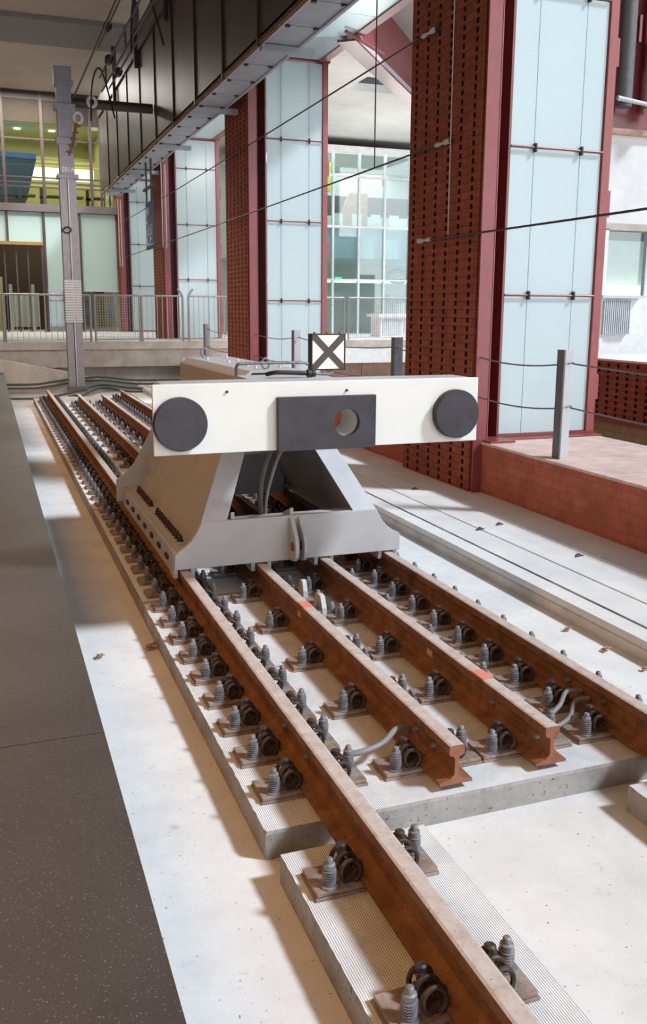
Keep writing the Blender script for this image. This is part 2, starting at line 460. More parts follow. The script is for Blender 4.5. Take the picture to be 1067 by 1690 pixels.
RD = rail(XD, .1, 19.8, 'rusty running rail on the far right, nearest the concrete kerb')
def web_bolt(par, x, y, z):
    MB().lathe([(.014, 0), (.014, -.01), (.009, -.016), (.009, -.022)], (x, y, z), 'X', 10).build('web_bolt', 'stud', par, smooth=40)
for par, x, yl in ((RA, XA, (3.55, 3.25)), (RB, XB, (3.32, 3.16)), (RC, XC, (3.45, 3.08)), (RD, XD, (3.55, 3.28))):
    for y in yl: web_bolt(par, x-.0085, y, -.085)
for par, x, y in ((RB, XB, 4.86), (RC, XC, 3.58)):
    o = B(x-.03, x+.03, y-.06, y+.06, -.001, .0012).build('paint_mark', 'paint', par); o['label'] = 'faded orange paint mark'
for par, x, y in ((RB, XB, 4.95), (RC, XC, 4.12)):
    o = B(x-.0115, x-.0085, y-.03, y+.03, -.105, -.07).build('rail_sticker', 'sticker', par); o['label'] = 'small yellowed sticker'

# ------------------------------------------------------------------ rail fasteners
def fastener_proto(loc, label, group):
    x, y, z = loc
    t = thing('rail_fastener', label, 'rail fastener', loc, group)
    m = MB(); m.box(x-.245, x+.215, y-.08, y+.08, z, z+.011); m.box(x-.24, x+.21, y-.075, y+.075, z+.012, z+.0275)
    m.build('base_plate', 'plate', t, bevel=.003)
    for sx, sy in ((-1, -1), (1, 1)):
        cx, cy = x+sx*(.183 if sx < 0 else .172), y+sy*.04
        pr = [(.034, .0275), (.034, .032), (.027, .034)]
        h = .036
        for k in range(6): pr += [(.0165, h), (.0245, h+.002), (.0245, h+.006), (.0165, h+.008)]; h += .0092
        pr += [(.021, h+.001), (.021, h+.017), (.014, h+.021), (.0125, h+.036), (.009, h+.039)]
        MB().lathe(pr, (cx, cy, z), 'Z', 12).build('anchor_bolt', 'stud', t, smooth=50)
        c = MB()
        for yy in (-.045, .0, .045):
            a0, a1 = (-70, 240) if yy < 0 else (-20, 200)
            pts = [(x+sx*(.108-.036*math.cos(math.radians(a))), y+yy+.006*math.sin(math.radians(a)), z+.066+.036*math.sin(math.radians(a))) for a in [a0+(a1-a0)*i/12 for i in range(13)]]
            c.tube(pts, .0085, 7)
        c.box(x+sx*.108-.018, x+sx*.108+.018, y-.05, y+.055, z+.027, z+.052)
        c.tube([(x+sx*.108, y-.045, z+.04), (x+sx*.075, y-.03, z+.052), (x+sx*.055, y, z+.056), (x+sx*.075, y+.03, z+.052), (x+sx*.108, y+.05, z+.04)], .0105, 7)
        k = c.build('rail_clip', 'clip', t, smooth=50)
        MB().lathe([(.013, .05), (.013, .098), (.024, .098), (.024, .104), (.019, .105), (.019, .121), (.012, .126)], (x+sx*.112, y+.035, z), 'Z', 8).build('clip_bolt', 'clip', k, smooth=35)
    return t
ORD = ['nearest', 'second', 'third', 'fourth', 'fifth', 'sixth', 'seventh', 'eighth', 'ninth', 'tenth', 'eleventh', 'twelfth']
proto = None
def fasteners(x, ylist, rail_words, group, nfront):
    global proto
    far = 'small rusty fastener under the %s, beside or beyond the buffer stop' % rail_words
    for i, y in enumerate(ylist):
        if i < nfront: lab = 'rusty bolted rail fastener, %s from the front under the %s' % (ORD[i], rail_words)
        else: lab = far
        g = group + ((', in front of the buffer stop') if i < nfront else ', beside or beyond the buffer stop')
        if proto is None: proto = fastener_proto((x, y, BT), lab, g)
        else: dup(proto, (x, y, BT), lab, g)
close = [3.215+.305*k for k in range(55)]
wide = [3.215+.61*k for k in range(26)]
fasteners(XA, [1.96, 2.58]+close, 'left running rail', 'fasteners under the left running rail', 11)
fasteners(XB, wide, 'second rail from left', 'fasteners under the second rail', 5)
fasteners(XC, wide, 'third rail from left', 'fasteners under the third rail', 5)
fasteners(XD, close, 'right running rail', 'fasteners under the right running rail', 9)
# lone anchor studs standing in the concrete between the rails
first = None
k = 0
for x, ylist in ((1.875, (3.75, 4.35)), (2.36, (3.72, 4.15, 4.55, 4.9)), (1.36, ()), (2.33, (5.25,))):
    for y in ylist:
        m = MB().lathe([(.022, 0), (.022, .012), (.014, .014), (.014, .03), (.019, .031), (.019, .05), (.010, .055), (.010, .07)], (x, y, BT), 'Z', 8)
        m.lathe([(.015, 0), (.015, .022), (.008, .028)], (x-.04, y+.01, BT), 'Z', 8)
        o = m.build('anchor_stud', 'stud', origin=(x, y, BT), smooth=40)
        tag(o, '%s short anchor stud from the front in the concrete beside the %s sawn rail' % (ORD[k], 'second' if x < 2 else 'third'), 'stud', 'short anchor studs between the rails'); k += 1

# upright chock plates between the two sawn rails
t = thing('rail_chock', 'pair of grey upright chock plates bolted between the sawn rails', 'chock', (1.9, 5.3, BT))
def fin(x, y, h, w, name='fin'):
    pr = [(y-w, BT), (y+w, BT), (y+w, BT+h*.7)] + [(y+w*math.cos(math.radians(a)), BT+h*.7+h*.3*math.sin(math.radians(a))) for a in (30, 60, 90, 120)] + [(y-w, BT+h*.55)]
    MB().prism(pr, 'X', x-.016, x+.016).build(name, 'post', t, bevel=.003)
fin(1.885, 5.12, .17, .075); fin(1.90, 5.5, .15, .05)
for x, y in ((1.80, 5.15), (1.83, 5.0), (1.96, 5.28), (1.97, 5.14), (1.97, 5.4)):
    MB().lathe([(.028, 0), (.028, .012), (.02, .014), (.024, .03), (.02, .04), (.024, .055), (.017, .07), (.017, .09), (.01, .1)], (x, y, BT), 'Z', 10).build('anchor_bolt', 'stud', t, smooth=45)
B(1.78, 2.0, 4.95, 5.55, BT, BT+.012).build('base_plate', 'plate', t)

# bond cables
def cable(pts, r, mat, name, label, cat='cable'):
    m = MB().tube(spline(pts), r, 8)
    o = m.build(name, mat, origin=pts[0], smooth=60); tag(o, label, cat); return o
cable([(1.32, 3.27, BT+.08), (1.40, 3.255, BT+.09), (1.50, 3.28, BT+.10), (1.60, 3.36, BT+.11), (1.686, 3.40, BT+.08)], .014, 'cable', 'bond_cable', 'grey bond cable arching from the left running rail to the second rail')
cable([(2.22, 3.35, BT+.05), (2.34, 3.32, BT+.06), (2.46, 3.37, BT+.08), (2.55, 3.44, BT+.11), (2.64, 3.44, BT+.105)], .012, 'cable', 'bond_cable', 'upper of two grey bond cables reaching the right running rail')
cable([(2.22, 3.30, BT+.035), (2.34, 3.26, BT+.035), (2.47, 3.30, BT+.05), (2.56, 3.38, BT+.085), (2.64, 3.38, BT+.09)], .012, 'cable', 'bond_cable', 'lower of two grey bond cables reaching the right running rail')
for i, (zz, yy, w) in enumerate(((0.03, 22.75, 'topmost'), (-.05, 22.6, 'second'), (-.16, 21.2, 'third'), (-.24, 20.7, 'lowest'))):
    cable([(.35, yy, zz-.1), (1.0, yy+.02, zz-.11), (1.45, yy+.05, zz-.06), (1.95, min(22.8, yy+.5), zz), (2.6, 22.8, zz+.03), (3.4, 22.8-.1*i, zz-.06), (4.6, 22.8-.1*i, zz-.08)], .026, 'tealcable', 'trunk_cable', '%s dark teal trunk cable running along the end of the track' % w)
# junction box on the end wall
t = thing('junction_box', 'small pale junction box with yellow gland on the track end wall', 'junction box', (1.62, 22.9, -.05))
B(1.56, 1.72, 22.83, 22.95, -.02, .12).build('box_body', 'post', t, bevel=.01)
MB().tube([(1.6, 22.88, -.02), (1.6, 22.87, -.12)], .03, 8).build('cable_gland', 'yellow', t)

# litter
def leaf(name, x, y, z, s, label):
    m = MB(); n = 9
    random.seed(int(x*1000))
    for j in range(3):
        pts = []
        for i in range(n):
            a = 2*PI*i/n; r = s*(.6+.4*random.random())*(.55 if i % 2 else 1)
            pts.append((x+j*s*.35+r*math.cos(a), y+(j % 2)*s*.3+r*math.sin(a)*.8, z+.006+j*.008+.35*s*random.random()))
        lo = [(p[0], p[1], p[2]-.004) for p in pts]
        m.hexa(lo, pts)
    o = m.build(name, 'leafm', origin=(x, y, z)); tag(o, label, 'leaf')
leaf('dry_leaf', .815, 5.25, FL, .05, 'curled pinkish dry leaf on the floor beside the plinth edge')
leaf('dry_leaf', .50, 5.2, FL, .03, 'small brown leaf on the floor close to the asphalt platform edge')
leaf('dry_leaf', 3.42, 4.66, FL, .03, 'small tan leaf lying against the concrete kerb, the farther of two')
leaf('dry_leaf', 3.43, 4.28, FL, .03, 'small tan leaf lying against the concrete kerb, the nearer of two')
leaf('dry_leaf', 3.45, 3.95, FL, .022, 'tiny tan leaf beside the kerb at the right edge of the photo')

# ------------------------------------------------------------------ buffer stop
XM = 1.915
bs = thing('buffer_stop', 'grey friction buffer stop with cream beam, clamped across the four rails', 'buffer stop', (XM, 6.9, 0))
# beam with coupling hole
bm_ = MB().ring_hole(.858, 2.955, .905, 1.315, 2.03, 1.062, .083, 5.1, 5.125)
beam = bm_.build('buffer_beam', 'cream', bs, bevel=.004)
MB().ring_hole(.915, 2.90, .91, 1.312, 2.03, 1.062, .083, 5.124, 5.36).build('beam_box', 'cream', beam)
B(.915, 2.90, 5.13, 5.36, 1.3125, 1.3155).build('beam_top_plate', 'greytop', beam)
for x in (1.008, 2.785):
    o = MB().lathe([(.155, 5.1), (.155, 5.052), (.151, 5.046)], (x, 0, 1.088), 'Y', 64).build('buffer_disc', 'pad', bs, smooth=40)
o = MB().ring_hole(1.592, 2.222, .902, 1.226, 2.03, 1.062, .083, 5.06, 5.102).build('coupling_plate', 'pad', bs, bevel=.003)
o['label'] = 'dark coupling plate with a round hole'
for x, z in ((1.29, 1.265), (2.04, 1.255)):
    MB().lathe([(.008, 5.1), (.008, 5.09)], (x, 0, z), 'Y', 8).build('plug', 'black', bs)
# front plate with concave shoulders
def fprofile(k):
    L = [(1.085, .012), (2.745, .012), (2.745, .125), (2.735, .14), (2.685, .165), (2.635, .205), (2.598, .25), (2.575, .29), (2.556, .33), (1.277, .33),
         (1.245, .265), (1.205, .205), (1.16, .165), (1.115, .135), (1.09, .115)]
    return L
fp = MB().prism(fprofile(0), 'Y', 5.78, 5.82).build('front_plate', 'grey', bs, bevel=.004)
# legs: front flanges, webs, hood sides
def W(z): return .64-.503*(z-.33)
def FY(z): return 5.79+.617*(z-.33)
ZT = 1.06
for s in (-1, 1):
    a = [(XM+s*W(.33), FY(.33), .33), (XM+s*(W(.33)-.178), FY(.33), .33), (XM+s*(W(.33)-.178), FY(.33)+.025, .33), (XM+s*W(.33), FY(.33)+.025, .33)]
    b = [(XM+s*W(ZT), FY(ZT), ZT), (XM+s*(W(ZT)-.16), FY(ZT), ZT), (XM+s*(W(ZT)-.16), FY(ZT)+.025, ZT), (XM+s*W(ZT), FY(ZT)+.025, ZT)]
    MB().hexa(a, b).build('leg_flange', 'greytop', bs)
    z0 = .13
    I = .07
    a = [(XM+s*(W(z0)-I), 5.82, z0), (XM+s*(W(z0)-I), 8.2, z0), (XM+s*(W(ZT)-.02), 8.2, ZT), (XM+s*(W(ZT)-.02), FY(ZT)+.02, ZT), (XM+s*(W(.33)-I), FY(.33)+.02, .33)]
    b = [(p[0]-s*.02, p[1], p[2]) for p in a]
    MB().hexa(a, b).build('side_web', 'grey', bs)
# rear rib with curved feet
def rear_half(s):
    p = [(-.885, 0), (-.885, .20), (-.835, .225), (-.775, .28), (-.725, .335), (-.69, .39), (-.655, .455), (-.355, 1.02), (-.27, 1.06), (-.24, 1.06), (-.42, .6), (-.55, .2), (-.55, .0)]
    return [(XM+(a if s < 0 else -a), z) for a, z in p]
for s in (-1, 1):
    MB().prism(rear_half(s), 'Y', 8.2, 8.235).build('rear_rib', 'grey', bs)
# hood over the ram
hp = [(-.262, 1.05), (-.262, 1.235)]+[(-.232+.03*math.cos(math.radians(a)), 1.235+.03*math.sin(math.radians(a))) for a in (150, 120)]+[(-.20, 1.30)]
outer = [(XM+x*1.0, z) for x, z in hp]+[(XM-x, z) for x, z in hp[::-1]]
inner = [(XM+(x+(.014 if x < 0 else -.014)), z-.014) for x, z in [(p[0]-XM, p[1]) for p in outer]]
inner[0] = (inner[0][0], 1.05); inner[-1] = (inner[-1][0], 1.05)
hood = MB()
n = len(outer)
for y0, y1 in ((6.1, 8.25),):
    vs = [(p[0], y, p[1]+(.012 if y == y0 else 0)) for y in (y0, y1) for p in outer+inner[::-1]]
    m2 = 2*n
    fs = [(i, (i+1) % m2, m2+(i+1) % m2, m2+i) for i in range(m2)]
    fs += [(i, i+1, m2-2-i, m2-1-i) for i in range(n-1)]+[(m2+i, m2+i+1, m2+m2-2-i, m2+m2-1-i) for i in range(n-1)]
    hood.add(vs, fs)
hood.box(XM-.25, XM+.25, 8.22, 8.245, 1.05, 1.29)
hood_o = hood.build('ram_hood', ['grey'], bs, smooth=30)
hs = MB()
hs.box(XM-.264, XM-.2625, 6.1, 8.25, 1.05, 1.235)
hs.build('hood_side', 'grey', hood_o)
for x, y in ((1.78, 7.7), (1.84, 7.2), (1.97, 7.4), (1.86, 6.7), (2.03, 6.9), (2.04, 6.45), (1.84, 6.4), (2.0, 7.9)):
    MB().lathe([(.014, 0), (.014, .012), (.008, .02), (.008, .03)], (x, y, 1.303), 'Z', 8).build('hood_bolt', 'mastedge', hood_o)
for x, y in ((1.83, 8.05), (1.88, 6.28)):
    m = MB().tube([(x+.028*math.cos(a), y, 1.352+.038*math.sin(a)) for a in [2*PI*i/16 for i in range(16)]], .008, 7, closed=True)
    m.lathe([(.016, 0), (.012, .014)], (x, y, 1.303), 'Z', 10)
    m.build('lifting_eye', 'stud', hood_o, smooth=60)
# ram inside the hood
MB().lathe([(.05, 5.36), (.05, 6.3), (.09, 6.3), (.09, 8.1)], (XM-.12, 0, 1.12), 'Y', 24).build('hydraulic_ram', 'greytop', bs, smooth=40)
# base side boxes, ledges, bolts
for s in (-1, 1):
    X = lambda d: XM+s*d
    a, b = sorted((X(.83), X(.80)))
    sb = B(a, b, 5.82, 8.2, -.035, .128).build('side_clamp', 'grey', bs, bevel=.004)
    a, b = sorted((X(.80), X(.60)))
    lg = B(a, b, 5.82, 8.2, .112, .13).build('clamp_ledge', 'grey', bs)
    for y0, cnt in ((6.05, 11), (7.25, 8)):
        a, b = sorted((X(.765), X(.70)))
        pl = B(a, b, y0-.06, y0+.088*cnt, .13, .142).build('bolt_strip', 'grey', bs, bevel=.002)
        for k in range(cnt):
            MB().lathe([(.025, .142), (.025, .15), (.019, .151), (.019, .178), (.011, .184), (.011, .196)], (X(.735), y0+.088*k, 0), 'Z', 8).build('clamp_bolt', 'clip', pl, smooth=35)
    if s < 0:
        for k in range(7):
            y = 6.0+.31*k
            for dy in (0, .055):
                MB().lathe([(.02, 0), (.02, -.012), (.012, -.016)], (X(.83), y+dy, .052), 'X', 8).build('side_bolt', 'clip', sb)
# cross members and gussets
B(XM-.6, XM+.6, 5.82, 5.95, .02, .315).build('cross_member', 'greytop', bs)
B(XM-.62, XM+.62, 7.9, 8.2, .05, .42).build('cross_member', 'grey', bs)
for x in (1.50, 1.925):
    MB().prism([(5.82, .31), (5.99, .31), (5.82, .375)], 'X', x-.012, x+.012).build('gusset', 'grey', bs)
# clevis lugs on the front plate
for x in (1.905, 1.968):
    pr = [(5.78, .315), (5.755, .32), (5.655, .215), (5.63, .16), (5.627, .10), (5.64, .06), (5.67, .032), (5.72, .02), (5.78, .02)]
    lug = MB().prism(pr, 'X', x-.014, x+.014).build('clevis_lug', 'greytop', bs, bevel=.003)
    MB().lathe([(.034, -.017), (.034, -.014), (.024, -.014), (.024, -.012)], (x, 5.70, .13), 'X', 16).build('lug_bush', 'rust', lug)
# rail grips hanging below the front plate
for x in (XA, XB, XC, XD):
    for d in (-.058, .058):
        B(x+d-.014, x+d+.014, 5.80, 5.95, -.05, .02).build('rail_grip', 'greytop', bs)
# hoses
MB().tube(spline([(1.735, 5.34, .95), (1.72, 5.62, .82), (1.69, 5.74, .62), (1.69, 5.78, .48), (1.715, 5.86, .38), (1.74, 5.95, .33)]), .016, 8).build('hydraulic_hose', 'hose', bs, smooth=60)
MB().tube(spline([(1.775, 5.34, .95), (1.785, 5.66, .78), (1.765, 5.80, .58), (1.755, 5.86, .45), (1.765, 5.92, .33)]), .011, 8).build('hydraulic_hose', 'cable', bs, smooth=60)
# conduit on top of the beam
cd = MB().tube(spline([(1.66, 5.52, 1.33), (1.69, 5.47, 1.343), (1.75, 5.46, 1.344), (1.88, 5.46, 1.338), (1.92, 5.47, 1.335)]), .014, 10).build('conduit_sleeve', 'black', bs, smooth=60)
MB().lathe([(.018, 0), (.027, .004), (.027, .03), (.018, .034), (.024, .036), (.024, .055), (.014, .06)], (1.91, 5.465, 1.335), 'X', 10).build('conduit_gland', 'darksteel', cd, smooth=40)
MB().tube(spline([(1.48, 5.6, 1.32), (1.48, 5.58, 1.385), (1.52, 5.56, 1.398), (1.72, 5.56, 1.40), (1.92, 5.56, 1.398), (1.95, 5.56, 1.385)]), .010, 8).build('grab_rail', 'stud', bs, smooth=60)
B(1.6, 2.2, 5.36, 6.1, 1.27, 1.285).build('top_tray', 'greytop', bs)

# signal sign on its bent stem
sg = thing('signal_sign', 'lit cream square signal sign with a dark diagonal cross on the buffer stop', 'sign', (2.1, 5.6, 1.31))
MB().tube(spline([(1.95, 5.465, 1.335), (2.05, 5.5, 1.325), (2.115, 5.56, 1.325), (2.135, 5.6, 1.345), (2.137, 5.615, 1.40)]), .009, 8).build('stem', 'stud', sg, smooth=60)
SX0, SX1, SZ0, SZ1, SY = 1.985, 2.222, 1.345, 1.582, 5.585
h = MB(); h.box(SX0, SX1, SY+.006, SY+.07, SZ0, SZ1)
h.box(SX0, SX0+.006, SY-.004, SY+.01, SZ0, SZ1); h.box(SX1-.006, SX1, SY-.004, SY+.01, SZ0, SZ1)
h.box(SX0, SX1, SY-.004, SY+.01, SZ0, SZ0+.006); h.box(SX0, SX1, SY-.004, SY+.01, SZ1-.006, SZ1)
hs_ = h.build('housing', 'darksteel', sg)
B(SX0+.009, SX1-.009, SY+.001, SY+.008, SZ0+.009, SZ1-.009).build('lit_panel', 'signlit', sg)
cx, cz = (SX0+SX1)/2, (SZ0+SZ1)/2; a = .111; w = .031
x_ = MB()
for s, e in ((-1, 0), (1, .0006)):
    x_.prism([(cx-s*a, cz-a+w), (cx-s*a, cz-a), (cx-s*(a-w), cz-a), (cx+s*a, cz+a-w), (cx+s*a, cz+a), (cx+s*(a-w), cz+a)], 'Y', SY-.003-e, SY+.0015-e)
x_.build('cross', 'signcross', sg)
for x in (SX0+.03, cx, SX1-.03):
    MB().lathe([(.006, 0), (.009, .004), (.009, .01), (.004, .014)], (x, SY+.03, SZ1), 'Z', 8).build('wing_nut', 'stud', hs_)

# ------------------------------------------------------------------ pillars
def brick_panel(m, x, y0, y1, z0, z1, ncol=6, pitch=.0895, dep=.115):
    """brick face towards -X with small square voids, plus the other sides"""
    ny = ncol*2+1
    wh, wb = .052, None
    wb = ((y1-y0)-ncol*wh)/ncol
    yl = [y0]
    yc = y0+wb/2
    for i in range(ncol):
        yl += [yc, yc+wh]; yc += wh+wb
    yl.append(y1)
    nz = int((z1-z0)/pitch); zl = [z0]
    for i in range(nz):
        zb = z0+i*pitch+.018
        zl += [zb, zb+.052]
    zl.append(z1)
    d = .06
    for i in range(len(yl)-1):
        j = 0
        hole_col = i % 2 == 1
        if not hole_col:
            m.cm = 0; m.add([(x,yl[i],z0),(x,yl[i+1],z0),(x,yl[i+1],z1),(x,yl[i],z1)], [(0,1,2,3)]); continue
        a, b = yl[i], yl[i+1]
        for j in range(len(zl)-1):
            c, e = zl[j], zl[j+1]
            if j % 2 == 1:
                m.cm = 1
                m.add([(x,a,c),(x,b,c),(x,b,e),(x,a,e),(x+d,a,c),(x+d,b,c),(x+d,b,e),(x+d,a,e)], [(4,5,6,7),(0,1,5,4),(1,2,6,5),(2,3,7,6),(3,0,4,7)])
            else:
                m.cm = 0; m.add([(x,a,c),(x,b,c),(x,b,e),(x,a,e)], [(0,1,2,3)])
    m.cm = 0
    X2 = x+dep
    m.add([(x,y0,z0),(X2,y0,z0),(X2,y1,z0),(x,y1,z0),(x,y0,z1),(X2,y0,z1),(X2,y1,z1),(x,y1,z1)], [(4,5,6,7),(0,1,5,4),(1,2,6,5),(2,3,7,6)])
    return m
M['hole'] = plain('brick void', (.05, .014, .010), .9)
HZ = 6.37
def pillar(yg, zb, zfl, label, ztop=HZ, soffit_to=None):
    """yg: plane of the glass (faces -Y); zfl: floor the glass stands on; zb: foot of the brick"""
    t = thing('pillar', label, 'pillar', (5.6, yg+.7, zfl), 'brick, steel and glass pillars along the platform')
    brick_panel(MB(), 4.8, yg-.12, yg+1.52, zb, ztop).build('brick_panel', ['brick', 'hole'], t)
    # H section steel column at the near end of the brick
    c = MB()
    c.box(4.812, 4.975, yg-.19, yg-.165, zb, ztop); c.box(4.87, 4.90, yg-.165, yg+.1, zb, ztop); c.box(4.812, 4.975, yg+.1, yg+.125, zb, ztop)
    c.box(4.90, 5.19, yg+.44, yg+.47, zb, ztop)
    c.build('steel_column', 'maroon', t, bevel=.003)
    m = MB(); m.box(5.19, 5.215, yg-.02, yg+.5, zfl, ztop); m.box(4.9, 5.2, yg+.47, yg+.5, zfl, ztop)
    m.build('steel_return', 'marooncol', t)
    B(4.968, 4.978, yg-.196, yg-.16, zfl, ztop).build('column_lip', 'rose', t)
    # glass wall: rows of panes with a maroon bar at every joint
    rows = [zfl+.04]
    z = 1.9 if zfl < .5 else 2.55
    while z < ztop-.2: rows.append(z); z += 1.515
    rows.append(ztop-.02)
    xs = [5.225, 5.512, 6.085, 6.355]
    m = MB()
    for xx in (5.512, 6.085): m.box(xx-.05, xx+.05, yg+.03, yg+.05, zfl+.03, ztop-.02)
    m.build('joint_backing', 'framepale', t)
    for i in range(len(rows)-1):
        for j in range(3):
            B(xs[j]+.005, xs[j+1]-.005, yg, yg+.014, rows[i]+.008, rows[i+1]-.008).build('glass_pane', 'frost', t)
        if i:
            b = MB().tube([(5.22, yg-.03, rows[i]), (6.36, yg-.03, rows[i])], .012, 8).build('glazing_bar', 'maroon', t, smooth=60)
            for j in (1, 2):
                q = MB(); q.box(xs[j]-.012, xs[j]+.012, yg-.05, yg+.0, rows[i]-.045, rows[i]+.045)
                q.build('glass_fitting', 'darksteel', b, bevel=.006)
    B(5.2, 6.47, yg-.03, yg+.05, zfl+.002, zfl+.04).build('sill', 'maroon', t)
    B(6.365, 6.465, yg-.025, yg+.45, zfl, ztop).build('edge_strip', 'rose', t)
    for z in (.75, 2.75, 4.3):
        if z < ztop: B(6.465, 6.50, yg-.02, yg+.03, zfl-.35+z, zfl-.35+z+.28).build('hinge_plate', 'rose', t)
    if ztop == HZ: B(4.95, 6.5, yg-.04, yg+.1, ztop, ztop+.16).build('header', 'maroon', t)
    return t
pillar(8.55, BT, .35, 'nearest and largest brick pillar with frosted glass, right of the buffer stop')
pillar(17.3, BT, .35, 'second brick pillar with glass and glossy red column, behind the signal sign')
pillar(26.05, .86, .86, 'third brick pillar with glass, beyond the far fence and right of the blue sign')
pillar(34.8, .86, .86, 'farthest brick pillar with glass, behind the hanging blue sign')
# base ledge plate of the first column
struct(B(4.93, 5.23, 8.2, 8.56, .352, .372).build('trim_column_base', 'maroon'))
struct(B(4.93, 6.47, 8.36, 8.5, .352, .365).build('trim_glass_base', 'maroon'))
# glass soffit between pillars
for i, (y0, y1) in enumerate(((10.3, 17.2), (18.9, 25.9), (27.65, 34.6))):
    m = MB(); n = 5
    for k in range(n):
        a = y0+(y1-y0)*k/n; b = y0+(y1-y0)*(k+1)/n
        m.box(4.63, 5.4, a+.01, b-.01, HZ+.02, HZ+.04); m.box(5.42, 6.25, a+.01, b-.01, HZ+.02, HZ+.04)
    o = m.build('glass_soffit', 'frost', origin=(5.4, y0, HZ+.02)); tag(o, 'frosted glass soffit spanning %s' % ('from the nearest to the second pillar', 'from the second to the third pillar', 'from the third to the farthest pillar')[i], 'soffit', 'glass soffits between the pillars')
    e = B(6.25, 6.42, y0, y1, HZ, HZ+.12).build('soffit_edge_beam', 'rose', o)
# diagonal maroon roof girder
g = thing('roof_girder', 'deep maroon steel roof girder running diagonally behind the nearest pillar', 'girder', (6.35, 15.8, HZ))
d = Vector((4.2, 5.2, 0)).normalized(); nrm = Vector((d.y, -d.x, 0)); p0 = Vector((6.15, 15.55, HZ)); p1 = p0+d*9
def slab(a, b, w, z0, z1):
    L = [a-nrm*w, a+nrm*w, b+nrm*w, b-nrm*w]
    return MB().hexa([(v.x, v.y, z0) for v in L], [(v.x, v.y, z1) for v in L])
slab(p0, p1, .03, HZ-.05, HZ+2.3).build('web_plate', 'maroon', g)
slab(p0, p1, .17, HZ-.08, HZ-.04).build('bottom_flange', 'maroon', g)
slab(p0+nrm*.06, p1+nrm*.06, .06, HZ-.04, HZ+.10).build('bright_lip', 'post', g)
slab(p0, p1, .17, HZ+2.3, HZ+2.34).build('top_flange', 'maroon', g)
MB().tube([(6.0, 15.2, HZ-.02), (7.0, 15.9, HZ-.12)], [.03, .03], 8).build('tie_rod', 'rose', g)

# ------------------------------------------------------------------ elevated walkway / cable duct
wk = thing('elevated_duct', 'long dark elevated duct with ribbed sides and panelled underside above the track', 'duct', (4.24, 20, 5.5))
DY0, DY1 = 2.5, 33.1
DY0 = 17.67-2.1*7; nseg = 14; stp = 2.1; DY1 = DY0+stp*nseg
for k in range(nseg):
    a = DY0+k*stp
    B(3.96, 3.98, a+.03, a+stp-.03, 5.62, 7.95).build('side_panel', 'panel', wk)
    MB().box(3.93, 3.99, a-.035, a+.035, 5.5, 9.1).build('rib', 'rib', wk)
    B(3.99, 4.52, a+.012, a+stp/2-.012, 5.5, 5.515).build('underside_panel', 'panelunder', wk)
    B(3.99, 4.52, a+stp/2+.012, a+stp-.012, 5.5, 5.515).build('underside_panel', 'panelunder', wk)
    for q in (0, stp/2):
        for x in (4.06, 4.46): B(x-.03, x+.03, a+q-.025, a+q+.025, 5.47, 5.5).build('panel_clip', 'darksteel', wk)
B(3.94, 3.99, DY0, DY1, 5.5, 5.56).build('bottom_angle', 'rustedge', wk)
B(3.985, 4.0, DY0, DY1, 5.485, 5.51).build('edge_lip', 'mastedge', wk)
B(4.51, 4.56, DY0, DY1, 5.48, 5.6).build('right_angle', 'panelunder', wk)
B(4.53, 4.56, DY0, DY1, 5.6, 8.0).build('right_side', 'panel', wk)
B(3.90, 4.6, DY0, DY1, 7.95, 8.5).build('top_beam', 'darksteel', wk)
B(3.98, 4.55, DY0, DY1, 5.52, 5.56).build('floor_pan', 'darksteel', wk)
for y in (9.2, 13.4, 17.75, 22.0, 26.2, 30.5):
    B(3.97, 4.78, y-.07, y+.07, 5.40, 5.49).build('cross_beam', 'panelunder', wk)
for y in (12, 14.8, 16.3, 20, 24, 28):
    B(3.84, 3.93, y-.05, y+.05, 7.6, 9.15).build('hanger', 'rib', wk)
# hanging rods below the duct beside the pillars
for i, (x, y) in enumerate(((4.6, 24.9), (4.72, 25.0), (4.62, 33.4), (4.72, 33.5))):
    o = MB().tube([(x, y, 5.5), (x, y, 3.35 if i < 2 else 3.2)], .014, 6).build('hanging_rod', 'mastedge', origin=(x, y, 5.5))
    tag(o, ('left' if i % 2 == 0 else 'right') + ' thin pale rod hanging in front of the %s pillar' % ('third' if i < 2 else 'farthest'), 'rod')
# hanging blue direction sign
t = thing('hanging_sign', 'tall narrow navy direction sign hanging from the duct on two rods', 'sign', (4.2, 24.5, 3.3))
B(4.185, 4.215, 23.95, 25.05, 3.31, 4.47).build('sign_panel', 'navy', t)
B(4.175, 4.225, 23.93, 25.07, 3.27, 3.33).build('bottom_rail', 'darksteel', t)
for y in (24.15, 24.9):
    B(4.18, 4.22, y-.035, y+.035, 4.45, 5.5).build('hanger_rod', 'darksteel', t)
B(4.17, 4.23, 23.7, 25.3, 4.8, 4.86).build('cross_bar', 'darksteel', t)
sp = MB()
def sy(u): return 25.05-1.1*u     # u: 0 at the far (left) edge
def mark(u0, u1, z0, z1): sp.box(4.178, 4.186, sy(u1), sy(u0), z0, z1)
# arrow and figures at the top, rule, text lines, figures at the bottom
mark(.10, .17, 4.06, 4.34); mark(.17, .32, 4.22, 4.27); mark(.32, .42, 4.14, 4.34); mark(.10, .24, 3.93, 4.02)
mark(.05, .95, 3.86, 3.875)
for z in (3.80, 3.745, 3.69, 3.635): mark(.12, .85, z-.010, z+.012)
mark(.10, .20, 3.38, 3.60); mark(.24, .36, 3.36, 3.44); mark(.5, .58, 3.42, 3.60); mark(.64, .72, 3.50, 3.56); mark(.42, .9, 3.37, 3.40)
sp.build('sign_print', 'signwhite', t)

